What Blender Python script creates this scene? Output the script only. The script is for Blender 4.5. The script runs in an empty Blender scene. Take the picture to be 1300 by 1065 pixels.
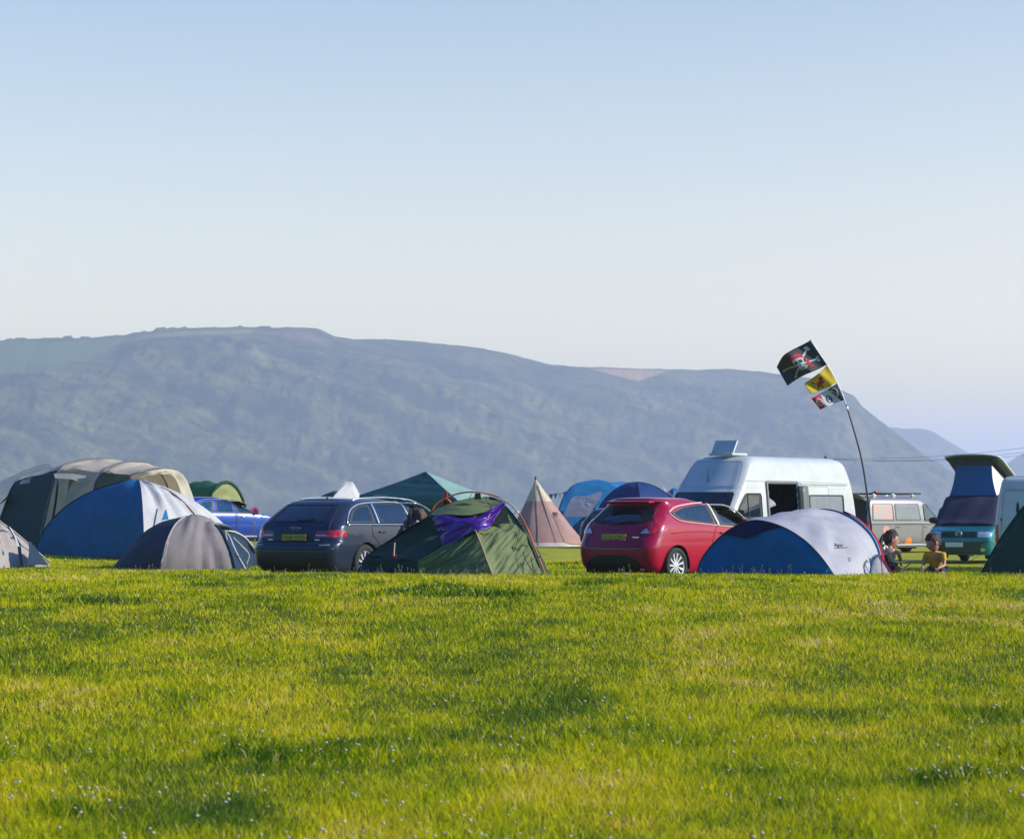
import bpy, bmesh, math, random
import numpy as np
from mathutils import Vector, Matrix, noise as mnoise
from mathutils.bvhtree import BVHTree
R = math.radians
SC = bpy.context.scene
COL = SC.collection
random.seed(7)
rng = np.random.default_rng(11)

# ------------------------------------------------------------------ camera
FPX, CX, HY, CAMZ = 3000.0, 650.0, 643.0, 1.42      # focal length in px of the 1300 px wide photo
cam_d = bpy.data.cameras.new('camera'); cam = bpy.data.objects.new('camera', cam_d); COL.objects.link(cam)
cam.location = (0, 0, CAMZ); cam.rotation_euler = (R(90), 0, 0)
cam_d.sensor_width = 36; cam_d.lens = 36 * FPX / 1300
cam_d.shift_y = (HY - 532.5) / 1300
cam_d.clip_start = 0.5; cam_d.clip_end = 40000
cam_d.dof.use_dof = True; cam_d.dof.focus_distance = 38; cam_d.dof.aperture_fstop = 6.5
SC.camera = cam

# ------------------------------------------------------------------ light
SUN_DIR = Vector((0.97, -0.20, 0)).normalized()
SUN_EL = R(27)
SUN_V = Vector((SUN_DIR.x * math.cos(SUN_EL), SUN_DIR.y * math.cos(SUN_EL), math.sin(SUN_EL)))
w = bpy.data.worlds.new('World'); SC.world = w; w.use_nodes = True
nt = w.node_tree; nt.nodes.clear()
wo = nt.nodes.new('ShaderNodeOutputWorld'); bg = nt.nodes.new('ShaderNodeBackground')
sky = nt.nodes.new('ShaderNodeTexSky'); sky.sky_type = 'NISHITA'; sky.sun_disc = False
sky.sun_elevation = SUN_EL; sky.sun_rotation = math.atan2(SUN_DIR.x, SUN_DIR.y)
sky.altitude = 0; sky.air_density = 0.8; sky.dust_density = 2.2; sky.ozone_density = 1.2
bg.inputs[1].default_value = 0.11
# deeper blue overhead, paler towards the horizon
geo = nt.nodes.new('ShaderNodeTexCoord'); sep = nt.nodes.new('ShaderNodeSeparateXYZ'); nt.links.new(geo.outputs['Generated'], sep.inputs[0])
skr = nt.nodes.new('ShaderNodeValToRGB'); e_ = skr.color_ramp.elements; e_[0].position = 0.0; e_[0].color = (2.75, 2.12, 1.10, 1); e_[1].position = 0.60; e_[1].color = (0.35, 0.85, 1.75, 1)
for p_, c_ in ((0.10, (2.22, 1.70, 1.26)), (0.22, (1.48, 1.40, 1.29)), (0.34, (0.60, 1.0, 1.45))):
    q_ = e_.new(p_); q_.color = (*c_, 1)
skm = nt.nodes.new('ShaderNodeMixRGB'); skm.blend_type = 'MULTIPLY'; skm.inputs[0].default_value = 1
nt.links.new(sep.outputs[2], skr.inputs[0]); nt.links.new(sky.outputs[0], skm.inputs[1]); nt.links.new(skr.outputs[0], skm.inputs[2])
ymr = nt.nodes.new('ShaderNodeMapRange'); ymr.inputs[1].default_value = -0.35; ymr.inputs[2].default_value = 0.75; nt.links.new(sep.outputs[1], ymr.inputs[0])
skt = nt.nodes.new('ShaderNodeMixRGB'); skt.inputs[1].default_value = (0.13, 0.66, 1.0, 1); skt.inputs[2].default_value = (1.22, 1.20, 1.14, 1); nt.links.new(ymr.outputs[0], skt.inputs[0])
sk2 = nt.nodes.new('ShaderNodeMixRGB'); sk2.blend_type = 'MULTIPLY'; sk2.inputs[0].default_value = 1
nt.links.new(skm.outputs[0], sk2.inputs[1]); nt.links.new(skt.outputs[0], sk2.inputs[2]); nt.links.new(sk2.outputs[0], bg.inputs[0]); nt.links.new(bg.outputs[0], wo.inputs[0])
sd = bpy.data.lights.new('sun', 'SUN'); sd.energy = 4.9; sd.angle = R(0.5); sd.color = (1.0, 0.87, 0.70)
sun = bpy.data.objects.new('sun', sd); COL.objects.link(sun); sun.location = (30, -10, 30)
sun.rotation_euler = SUN_V.to_track_quat('Z', 'Y').to_euler()
SC.view_settings.view_transform = 'Standard'; SC.view_settings.look = 'None'
SC.view_settings.exposure = 0.38; SC.view_settings.gamma = 1
SC.render.engine = 'CYCLES'
SC.cycles.use_denoising = True
SC.cycles.max_bounces = 8; SC.cycles.volume_bounces = 1; SC.cycles.transparent_max_bounces = 12

# ------------------------------------------------------------------ helpers
def tag(o, label=None, cat=None, group=None, kind=None):
    if label: o['label'] = label
    if cat: o['category'] = cat
    if group: o['group'] = group
    if kind: o['kind'] = kind
    return o
def P(px, py, Y):
    'point seen at photo pixel px, py when it stands Y metres away'
    return Vector(((px - CX) / FPX * Y, Y, CAMZ - (py - HY) / FPX * Y))
def smooth(a, b, t):
    t = np.clip((t - a) / (b - a), 0, 1); return t * t * (3 - 2 * t)
_lat = rng.random((256, 256))
def vnoise(x, y):
    x = np.asarray(x, float); y = np.asarray(y, float)
    xi = np.floor(x).astype(int); yi = np.floor(y).astype(int)
    fx = x - xi; fy = y - yi
    fx = fx * fx * (3 - 2 * fx); fy = fy * fy * (3 - 2 * fy)
    g = lambda i, j: _lat[i & 255, j & 255]
    return (g(xi, yi) * (1 - fx) + g(xi + 1, yi) * fx) * (1 - fy) + (g(xi, yi + 1) * (1 - fx) + g(xi + 1, yi + 1) * fx) * fy
def fbm(x, y, o=4):
    s = 0; a = 0.5; t = 0
    for k in range(o):
        s = s + a * vnoise(x * 2 ** k + 17.3 * k, y * 2 ** k + 5.1 * k); t += a; a *= 0.5
    return s / t
def gz(x, y):
    x = np.asarray(x, float); y = np.asarray(y, float)
    z = 0.47 * smooth(11, 31, y) - 0.38 * smooth(32, 41.5, y) - 0.10 * smooth(50, 58, y)
    z = z + smooth(54, 64, y) * 0.20 * smooth(3, 8, -x) - smooth(44, 53, y) * 0.17 * smooth(2, 6, x)
    z = z + 0.05 * (fbm(x * 0.35 + 3, y * 0.25) - 0.5) * (1 - smooth(26, 31, y))
    return z
def G(x, y): return float(gz(x, y))

MATS = {}
def mat(name, c, rough=0.6, metal=0.0, c2=None, scale=6.0, bump=0.0, bscale=None, trans=0.0, coat=0.0, spec=0.5, sheen=0.0, stretch=None, detail=4.0):
    if name in MATS: return MATS[name]
    m = bpy.data.materials.new(name); m.use_nodes = True; n = m.node_tree.nodes; l = m.node_tree.links
    b = n['Principled BSDF']; b.inputs['Roughness'].default_value = rough; b.inputs['Metallic'].default_value = metal
    b.inputs['Coat Weight'].default_value = coat; b.inputs['Coat Roughness'].default_value = 0.04
    b.inputs['Specular IOR Level'].default_value = spec
    if sheen: b.inputs['Sheen Weight'].default_value = sheen
    c2 = c2 or tuple(v * 0.86 for v in c)
    tc = n.new('ShaderNodeTexCoord'); mp = n.new('ShaderNodeMapping'); l.new(tc.outputs['Object'], mp.inputs[0])
    if stretch: mp.inputs['Scale'].default_value = stretch
    nz = n.new('ShaderNodeTexNoise'); nz.inputs['Scale'].default_value = scale; nz.inputs['Detail'].default_value = detail
    l.new(mp.outputs[0], nz.inputs[0])
    cr = n.new('ShaderNodeValToRGB'); cr.color_ramp.elements[0].position = 0.35; cr.color_ramp.elements[1].position = 0.68
    cr.color_ramp.elements[0].color = (*c2, 1); cr.color_ramp.elements[1].color = (*c, 1)
    l.new(nz.outputs[0], cr.inputs[0]); l.new(cr.outputs[0], b.inputs['Base Color'])
    if bump:
        n2 = n.new('ShaderNodeTexNoise'); n2.inputs['Scale'].default_value = bscale or scale * 4; n2.inputs['Detail'].default_value = 3
        l.new(mp.outputs[0], n2.inputs[0])
        bp = n.new('ShaderNodeBump'); bp.inputs['Strength'].default_value = bump; bp.inputs['Distance'].default_value = 0.02
        l.new(n2.outputs[0], bp.inputs['Height']); l.new(bp.outputs[0], b.inputs['Normal'])
    if trans:
        t = n.new('ShaderNodeBsdfTranslucent'); mx = n.new('ShaderNodeMixShader'); mx.inputs[0].default_value = trans
        l.new(cr.outputs[0], t.inputs[0]); l.new(b.outputs[0], mx.inputs[1]); l.new(t.outputs[0], mx.inputs[2])
        l.new(mx.outputs[0], n['Material Output'].inputs[0])
    MATS[name] = m
    return m
def link_mesh(name, me, m, parent=None, smooth_=True):
    o = bpy.data.objects.new(name, me); COL.objects.link(o)
    for k in (m if isinstance(m, (list, tuple)) else [m]): me.materials.append(k)
    if smooth_: me.polygons.foreach_set('use_smooth', [True] * len(me.polygons))
    if parent is not None: o.parent = parent
    return o
def np_mesh(name, co, quads=None, tris=None):
    me = bpy.data.meshes.new(name); co = np.asarray(co, np.float32)
    nq = 0 if quads is None else len(quads); ntr = 0 if tris is None else len(tris)
    me.vertices.add(len(co)); me.vertices.foreach_set('co', co.ravel())
    li = np.concatenate([np.asarray(quads, np.int32).ravel() if nq else np.zeros(0, np.int32), np.asarray(tris, np.int32).ravel() if ntr else np.zeros(0, np.int32)])
    st = np.concatenate([np.arange(nq) * 4, nq * 4 + np.arange(ntr) * 3]).astype(np.int32)
    me.loops.add(len(li)); me.loops.foreach_set('vertex_index', li)
    me.polygons.add(len(st)); me.polygons.foreach_set('loop_start', st)
    me.update(calc_edges=True); me.validate()
    return me
def grid_faces(nu, nv):
    i, j = np.meshgrid(np.arange(nu - 1), np.arange(nv - 1), indexing='ij'); a = (i * nv + j).ravel()
    return np.stack([a, a + nv, a + nv + 1, a + 1], 1)
def attr(me, name, vals, typ='FLOAT'):
    a = me.attributes.new(name, typ, 'POINT'); a.data.foreach_set('value', np.asarray(vals, np.float32)); return a

# ------------------------------------------------------------------ ground, sea, hills
def nodes_of(name):
    m = bpy.data.materials.new(name); m.use_nodes = True; MATS[name] = m
    return m, m.node_tree.nodes, m.node_tree.links
def ramp(n, l, src, stops):
    cr = n.new('ShaderNodeValToRGB'); e = cr.color_ramp.elements
    while len(e) < len(stops): e.new(0.5)
    for k, (p, c) in enumerate(stops): e[k].position = p; e[k].color = (*c, 1)
    l.new(src, cr.inputs[0]); return cr
m, n, l = nodes_of('turf')
b = n['Principled BSDF']; b.inputs['Roughness'].default_value = 0.95; b.inputs['Specular IOR Level'].default_value = 0.1
tc = n.new('ShaderNodeTexCoord'); nz = n.new('ShaderNodeTexNoise'); nz.inputs['Scale'].default_value = 0.9; nz.inputs['Detail'].default_value = 8; nz.inputs['Roughness'].default_value = 0.65
l.new(tc.outputs['Object'], nz.inputs[0])
cr = ramp(n, l, nz.outputs[0], [(0.3, (0.13, 0.17, 0.010)), (0.5, (0.30, 0.31, 0.015)), (0.72, (0.44, 0.37, 0.04))])
sp_ = n.new('ShaderNodeSeparateXYZ'); l.new(tc.outputs['Object'], sp_.inputs[0]); mr_ = n.new('ShaderNodeMapRange'); mr_.inputs[1].default_value = 44; mr_.inputs[2].default_value = 62; l.new(sp_.outputs[1], mr_.inputs[0])
th_ = n.new('ShaderNodeMixRGB'); th_.inputs[1].default_value = (0.075, 0.085, 0.012, 1); l.new(mr_.outputs[0], th_.inputs[0]); l.new(cr.outputs[0], th_.inputs[2]); l.new(th_.outputs[0], b.inputs['Base Color'])   # shade between the blades painted into the near thatch, closed sward further off
xs = np.unique(np.concatenate([np.linspace(-420, -32, 25), np.linspace(-30, 30, 241), np.linspace(32, 420, 25)]))
ys = np.unique(np.concatenate([np.linspace(-40, 8, 10), np.linspace(8, 100, 369), np.linspace(102, 190, 30), [191, 193, 196, 200, 206]]))
X, Y = np.meshgrid(xs, ys, indexing='ij'); Z = gz(X, Y)
Z = Z - np.interp(Y, [190, 191, 193, 196, 200, 206], [0, 0.3, 3, 10, 22, 34])
ground = link_mesh('ground', np_mesh('ground', np.stack([X, Y, Z], -1).reshape(-1, 3), grid_faces(len(xs), len(ys))), m)
tag(ground, kind='structure')
m, n, l = nodes_of('sea_water')
b = n['Principled BSDF']; b.inputs['Base Color'].default_value = (0.035, 0.10, 0.17, 1); b.inputs['Roughness'].default_value = 0.35
nz = n.new('ShaderNodeTexNoise'); nz.inputs['Scale'].default_value = 0.08; bp = n.new('ShaderNodeBump'); bp.inputs['Strength'].default_value = 0.4; bp.inputs['Distance'].default_value = 2
tc = n.new('ShaderNodeTexCoord'); l.new(tc.outputs['Object'], nz.inputs[0]); l.new(nz.outputs[0], bp.inputs['Height']); l.new(bp.outputs[0], b.inputs['Normal'])
sx = np.linspace(-6000, 6000, 5); sy = np.linspace(203, 11500, 5); X, Y = np.meshgrid(sx, sy, indexing='ij')
sea = link_mesh('sea', np_mesh('sea', np.stack([X, Y, np.full_like(X, -26.0)], -1).reshape(-1, 3), grid_faces(5, 5)), m); tag(sea, kind='structure')

def hill_mat(name, field):
    m, n, l = nodes_of(name)
    b = n['Principled BSDF']; b.inputs['Roughness'].default_value = 1; b.inputs['Specular IOR Level'].default_value = 0
    tc = n.new('ShaderNodeTexCoord'); mp = n.new('ShaderNodeMapping'); mp.inputs['Rotation'].default_value = (0, R(22), 0); mp.inputs['Scale'].default_value = (0.22, 1, 1)
    l.new(tc.outputs['Object'], mp.inputs[0])
    nz = n.new('ShaderNodeTexNoise'); nz.inputs['Scale'].default_value = 0.035; nz.inputs['Detail'].default_value = 9; nz.inputs['Roughness'].default_value = 0.68
    l.new(mp.outputs[0], nz.inputs[0])
    cr = ramp(n, l, nz.outputs[0], [(0.38, (0.005, 0.010, 0.007)), (0.47, (0.030, 0.040, 0.014)), (0.57, (0.070, 0.076, 0.024)), (0.74, (0.14, 0.12, 0.045))])
    nf = n.new('ShaderNodeTexNoise'); nf.inputs['Scale'].default_value = 0.16; nf.inputs['Detail'].default_value = 5; nf.inputs['Roughness'].default_value = 0.7
    l.new(mp.outputs[0], nf.inputs[0]); fr_ = ramp(n, l, nf.outputs[0], [(0.42, (0.30, 0.36, 0.34)), (0.58, (1.45, 1.35, 1.2))])
    mf = n.new('ShaderNodeMixRGB'); mf.blend_type = 'MULTIPLY'; mf.inputs[0].default_value = 0.6; l.new(cr.outputs[0], mf.inputs[1]); l.new(fr_.outputs[0], mf.inputs[2])
    nz2 = n.new('ShaderNodeTexNoise'); nz2.inputs['Scale'].default_value = 0.012; nz2.inputs['Detail'].default_value = 6
    l.new(tc.outputs['Object'], nz2.inputs[0])
    at = n.new('ShaderNodeAttribute'); at.attribute_name = 'rock'
    ad = n.new('ShaderNodeMath'); ad.operation = 'ADD'; l.new(nz2.outputs[0], ad.inputs[0]); l.new(at.outputs['Fac'], ad.inputs[1])
    r2 = n.new('ShaderNodeMapRange'); r2.inputs[1].default_value = 0.74; r2.inputs[2].default_value = 0.95; l.new(ad.outputs[0], r2.inputs[0])
    mx = n.new('ShaderNodeMixRGB'); mx.inputs[2].default_value = (0.16, 0.10, 0.065, 1); l.new(r2.outputs[0], mx.inputs[0]); l.new(mf.outputs[0], mx.inputs[1])
    last = mx.outputs[0]
    for an, col in (('field', (0.055, 0.095, 0.025)), ('stubble', (0.30, 0.17, 0.08)), ('pasture', (0.16, 0.17, 0.035))):
        a = n.new('ShaderNodeAttribute'); a.attribute_name = an
        q = n.new('ShaderNodeMixRGB'); q.inputs[2].default_value = (*col, 1); l.new(a.outputs['Fac'], q.inputs[0]); l.new(last, q.inputs[1]); last = q.outputs[0]
    l.new(last, b.inputs['Base Color'])
    return m
CREST = {}
def hill(name, ridge, Yr, Yf, zfoot, nu, nv, amp, seed, fields=False, px0=None, px1=None):
    rx = np.array([p[0] for p in ridge], float); ry = np.array([p[1] for p in ridge], float)
    u = np.linspace(rx[0], rx[-1], nu); py = np.interp(u, rx, ry)
    py = py + (fbm(u * 0.06 + seed, u * 0 + seed, 4) - 0.5) * 2.5
    yr = np.interp(u, [rx[0], rx[-1]], Yr); yf = np.interp(u, [rx[0], rx[-1]], Yf)
    Zr = CAMZ - (py - HY) / FPX * yr
    v = np.concatenate([np.linspace(0, 1, nv), [1.02, 1.06, 1.15, 1.3]])
    U, V = np.meshgrid(u, v, indexing='ij'); UI = np.arange(nu)[:, None] + 0 * V
    Yy = yf[:, None] + (yr - yf)[:, None] * V
    Vc = np.clip(V, 0, 1)
    prof = 0.42 * Vc + 0.58 * np.sin(Vc * math.pi / 2)
    if fields:   # high plateau of fields on the left, steep cliff top in the middle
        prof = prof + 0.018 * smooth(0.78, 0.95, Vc) * smooth(0, 1, (U - 330) / 60) * smooth(0, 1, (470 - U) / 60) * (1 - smooth(0.93, 1, Vc)) - 0.05 * smooth(0.6, 0.78, Vc) * (1 - smooth(0.8, 1.0, Vc)) * smooth(0, 1, (U - 330) / 60)
    Zz = zfoot + (Zr[:, None] - zfoot) * prof
    Xx = (U - CX) / FPX * yr[:, None] * (0.9 + 0.1 * Vc)
    H = (Zr[:, None] - zfoot)
    s = Xx * 0.42 + (Zz) * 1.0           # across the slanting spurs
    a = Xx * 0.9 - Zz * 0.42             # along them
    n1 = 1 - np.abs(2 * fbm(s / 95 + seed, a / 800 + seed, 5) - 1)
    n2 = 1 - np.abs(2 * fbm(Xx / 60 + 3 * seed, Zz / 70 + seed, 5) - 1)
    n3 = fbm(Xx / 14 + seed, Zz / 14 + 9, 4)
    env = np.clip(Vc * 5, 0, 1) * smooth(0, 0.30, 1 - Vc)
    if fields: env = env * (1 - 0.8 * smooth(0.55, 0.75, Vc) * (1 - smooth(150, 190, U)))
    d = amp * ((n1 - 0.6) * 2.3 + (n2 - 0.6) * 0.45 + (n3 - 0.5) * 0.5) * env
    Yy = Yy - d; Zz = Zz + d * 0.35
    if True:
        Zz = np.where(V > 1, Zr[:, None] - (V - 1) * 240, Zz)
    pyv = HY - (Zz - CAMZ) * FPX / Yy; pxv = CX + Xx * FPX / Yy
    co = np.stack([Xx, Yy, Zz], -1).reshape(-1, 3)
    me = np_mesh(name, co, grid_faces(nu, len(v)))
    rock = 0.0 * Vc
    if fields:
        rock = 0.30 * smooth(0.80, 0.9, Vc) * smooth(300, 345, U) * (1 - smooth(410, 450, U)) + 0.5 * np.exp(-((U - 425) / 14) ** 2 - ((pyv - 575) / 6) ** 2) + 0.5 * np.exp(-((U - 470) / 12) ** 2 - ((pyv - 583) / 5) ** 2)
        rock = rock + 0.22 * smooth(1040, 1090, U)
        lo = np.interp(U, [0, 60, 100, 130, 150, 170], [478, 472, 464, 456, 440, 430])
        f = smooth(0, 3, lo - pyv) * (pyv > 434) * (1 - smooth(150, 166, U)) 
        wob = 8 * (fbm(U / 12, pyv / 9, 3) - 0.5)
        attr(me, 'field', (smooth(-1, 2, lo + wob - pyv) * (1 - smooth(158, 164, U + wob)) * smooth(0.0, 2.2, pyv - np.interp(U, rx, ry) - 1.0)).ravel())
        st = smooth(735, 760, U) * (1 - smooth(844, 850, U)) * (pyv < np.interp(U, [735, 770, 810, 850], [464, 474, 484, 470])) * smooth(1, 2.5, pyv - np.interp(U, rx, ry))
        attr(me, 'stubble', st.ravel())
        pa = smooth(168, 185, U) * (1 - smooth(318, 330, U)) * smooth(1.5, 3, pyv - np.interp(U, rx, ry)) * (1 - smooth(7, 9, pyv - np.interp(U, rx, ry)))
        attr(me, 'pasture', 0.85 * pa.ravel())
    attr(me, 'rock', rock.ravel())
    o = link_mesh(name, me, hill_mat(name + '_cover', fields)); tag(o, kind='structure')
    o['_'] = 0; del o['_']; CREST[name] = (u, yr, Zr)
    return o
hill('headland', [(-260, 445), (-60, 438), (0, 434), (100, 430), (165, 427), (200, 421), (260, 417), (330, 415.5), (385, 415.5), (405, 418), (425, 427), (450, 432), (465, 430), (520, 433), (570, 438), (600, 440), (650, 450), (690, 461), (720, 465), (850, 469), (930, 469), (975, 473), (1030, 480), (1072, 497), (1085, 503), (1095, 517), (1115, 532), (1130, 543), (1146, 555), (1165, 570), (1189, 586), (1215, 603), (1240, 625), (1262, 652)],
     (2250, 3000), (1800, 2700), -30, 760, 150, 34, 3, fields=True)
hill('far_headland', [(1000, 560), (1080, 552), (1128, 543), (1150, 544), (1177, 545), (1187, 549), (1198, 556), (1211, 564), (1232, 577), (1262, 600), (1290, 630), (1300, 650)], (4600, 4600), (4200, 4400), -30, 260, 50, 30, 8)
hill('distant_hill', [(1215, 650), (1250, 612), (1275, 590), (1290, 581), (1310, 570), (1360, 556), (1480, 550)], (4100, 4100), (3700, 3700), -30, 200, 50, 26, 12)
hill('low_coast', [(-260, 600), (-60, 622), (0, 612), (30, 597), (52, 590), (62, 588), (75, 600), (100, 622), (150, 640), (210, 655)], (1500, 1500), (1430, 1430), -30, 200, 40, 9, 15)

# hedge along the skyline of the fields
u_, yr_, zr_ = CREST['headland']; sel = (u_ > -120) & (u_ < 345); co = []; K = 7
for uu, yy, zz in zip(np.repeat(u_[sel], 1), yr_[sel], zr_[sel]):
    h = 1.6 + 1.8 * max(0, float(fbm(uu * .11, 3.3, 4)) - .42) * 4; h = h if float(fbm(uu * .05, 9.1, 3)) > .40 else 1.0
    for k in range(K):
        a = math.pi * k / (K - 1); co.append(((uu - CX) / FPX * yy, yy + 3 * math.cos(a), zz - 1.5 + (h + 1.5) * math.sin(a)))
m, n, l = nodes_of('hedge_leaf'); n['Principled BSDF'].inputs['Base Color'].default_value = (0.015, 0.03, 0.01, 1); n['Principled BSDF'].inputs['Roughness'].default_value = 1
hedge = link_mesh('hedge', np_mesh('hedge', co, grid_faces(int(sel.sum()), K)), m); tag(hedge, 'thin dark hedge along the skyline above the pale field on the headland', 'hedge')

# haze: one closed box of even air round the camera and everything in it
hz = bpy.data.meshes.new('haze'); bm = bmesh.new(); bmesh.ops.create_cube(bm, size=1)
for v in bm.verts: v.co = Vector((v.co.x * 13000, 5700 + v.co.y * 13000, 90 + v.co.z * 280))
bm.to_mesh(hz); bm.free()
hm = bpy.data.materials.new('haze'); hm.use_nodes = True; hn = hm.node_tree; hn.nodes.clear()
ho = hn.nodes.new('ShaderNodeOutputMaterial'); hv = hn.nodes.new('ShaderNodeVolumePrincipled')
hv.inputs['Color'].default_value = (0.82, 0.875, 1.0, 1); hv.inputs['Density'].default_value = 0.00027; hv.inputs['Anisotropy'].default_value = 0.2
hn.links.new(hv.outputs[0], ho.inputs['Volume'])
haze = link_mesh('haze', hz, hm, smooth_=False); tag(haze, kind='stuff')

# ------------------------------------------------------------------ grass
def build_grass():
    N = 640000
    y0, y1 = 9.3, 62.0
    q = rng.random(N); Yb = y0 * (y1 / y0) ** q
    Xb = (rng.random(N) * 2 - 1) * (Yb * 0.2167 * 1.02 + 2.6 * smooth(0, 1, rng.random(N) * 1.6))
    nh = fbm(Xb * 1.1, Yb * 0.7, 4); nc = fbm(Xb * 0.5 + 40, Yb * 0.33 + 9, 4); nd = fbm(Xb * 2.3 + 7, Yb * 1.6 + 70, 3)
    clover = smooth(0.63, 0.70, fbm(Xb * 1.3 + 90, Yb * 0.9 + 31, 3)) * smooth(0.42, 0.6, fbm(Xb * 0.3 + 5, Yb * 0.25 + 8, 2))
    h = (0.022 + 0.040 * nh + 0.035 * clover) * (0.6 + 0.8 * rng.random(N))
    h = h * np.where(rng.random(N) < 0.012, 2.0, 1)
    wd = np.maximum(0.0032, Yb * 0.00030) * (0.7 + 0.7 * rng.random(N)) * (1 + 0.5 * clover)
    th = rng.random(N) * 2 * math.pi; lean = h * (0.25 + 0.75 * rng.random(N)); la = rng.random(N) * 2 * math.pi
    zb = gz(Xb, Yb) - 0.006
    cx, sx_ = np.cos(th), np.sin(th)
    lx, ly = np.cos(la) * lean, np.sin(la) * lean
    V = np.zeros((N, 5, 3), np.float32)
    for k, (f, ww, lf) in enumerate(((0, -1, 0), (0, 1, 0), (0.55, 0.8, 0.35), (0.55, -0.8, 0.35), (1, 0, 1))):
        V[:, k, 0] = Xb + cx * wd * 0.5 * ww + lx * lf
        V[:, k, 1] = Yb + sx_ * wd * 0.5 * ww + ly * lf
        V[:, k, 2] = zb + h * f
    i = np.arange(N) * 5
    me = np_mesh('grass', V.reshape(-1, 3), np.stack([i, i + 1, i + 2, i + 3], 1), np.stack([i + 3, i + 2, i + 4], 1))
    streak = smooth(0.56, 0.66, fbm(Xb * 0.9 + 3, Yb * 0.55 + 60, 4))
    tone = np.clip(0.49 + 0.75 * (nc - 0.5) + 0.8 * (nd - 0.5) + (rng.random(N) - 0.5) * 0.60 - 0.30 * clover - 0.12 * streak, 0.02, 1)
    tone = np.where(rng.random(N) < 0.03, 0.98, tone)
    attr(me, 'tone', np.repeat(tone, 5))
    m, n, l = nodes_of('grass_blades')
    b = n['Principled BSDF']; b.inputs['Roughness'].default_value = 0.65; b.inputs['Specular IOR Level'].default_value = 0.08
    a = n.new('ShaderNodeAttribute'); a.attribute_name = 'tone'
    cr = ramp(n, l, a.outputs['Fac'], [(0.0, (0.025, 0.09, 0.010)), (0.25, (0.17, 0.265, 0.003)), (0.50, (0.52, 0.525, 0.002)), (0.75, (0.68, 0.58, 0.005)), (0.92, (0.72, 0.48, 0.04)), (1.0, (0.78, 0.62, 0.26))])
    l.new(cr.outputs[0], b.inputs['Base Color'])
    t = n.new('ShaderNodeBsdfTranslucent'); l.new(cr.outputs[0], t.inputs[0])
    mx = n.new('ShaderNodeMixShader'); mx.inputs[0].default_value = 0.38
    l.new(b.outputs[0], mx.inputs[1]); l.new(t.outputs[0], mx.inputs[2]); l.new(mx.outputs[0], n['Material Output'].inputs[0])
    o = link_mesh('grass', me, m); tag(o, 'short green and yellow grass covering the field in front of the tents', 'grass', kind='stuff')
    # clover heads
    N = 5200; q = rng.random(N * 8); Yb = y0 * (46 / y0) ** q; Xb = (rng.random(N * 8) * 2 - 1) * (Yb * 0.2167 + 0.8)
    cl = smooth(0.56, 0.67, fbm(Xb * 1.3 + 90, Yb * 0.9 + 31, 3)) * smooth(0.42, 0.6, fbm(Xb * 0.3 + 5, Yb * 0.25 + 8, 2))
    k = rng.random(N * 8) < (0.12 * cl + 0.010); Xb, Yb = Xb[k], Yb[k]; N = len(Xb)
    r = (0.006 + 0.004 * rng.random(N)) * (1 + Yb * 0.01); zz = gz(Xb, Yb) + 0.055 + 0.045 * rng.random(N)
    oct_ = np.array([(1, 0, 0), (0, 1, 0), (-1, 0, 0), (0, -1, 0), (0, 0, 0.9), (0, 0, -0.7)], float)
    V = np.stack([Xb, Yb, zz], -1)[:, None] + oct_[None] * r[:, None, None]
    f = np.array([(0, 1, 4), (1, 2, 4), (2, 3, 4), (3, 0, 4), (1, 0, 5), (2, 1, 5), (3, 2, 5), (0, 3, 5)])
    T = (np.arange(N)[:, None, None] * 6 + f[None]).reshape(-1, 3)
    o = link_mesh('clover_flowers', np_mesh('clover_flowers', V.reshape(-1, 3), None, T), mat('clover_white', (0.62, 0.55, 0.47), 0.8, trans=0.3))
    tag(o, 'small white clover heads scattered through the grass', 'clover flowers', kind='stuff')
    # taller seed stems standing along the crest in front of the vehicles
    N = 800; Yb = 29.5 + 4.5 * rng.random(N); Xb = (rng.random(N) * 2 - 1) * 7.6
    k = rng.random(N) < smooth(0.35, 0.7, fbm(Xb * 0.9 + 11, Yb * 0.3, 2)); Xb, Yb = Xb[k], Yb[k]; N = len(Xb)
    h = 0.07 + 0.10 * rng.random(N) ** 2; z0 = gz(Xb, Yb); V = np.zeros((N, 8, 3)); dx = (rng.random(N) - 0.5) * 0.08
    for k, (f, ww) in enumerate(((0, -.002), (0, .002), (0.75, .002), (0.75, -.002), (0.8, -.005), (0.8, .005), (1, .003), (1, -.003))):
        V[:, k, 0] = Xb + ww + dx * f * f; V[:, k, 1] = Yb; V[:, k, 2] = z0 + h * f
    i = np.arange(N) * 8
    o = link_mesh('seed_stems', np_mesh('seed_stems', V.reshape(-1, 3), np.concatenate([np.stack([i, i + 1, i + 2, i + 3], 1), np.stack([i + 4, i + 5, i + 6, i + 7], 1)])), mat('seed_stem', (0.42, 0.33, 0.16), 0.8, trans=0.4))
    tag(o, 'thin dry grass stems with seed heads along the crest of the field', 'grass stems', kind='stuff')
build_grass()

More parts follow.
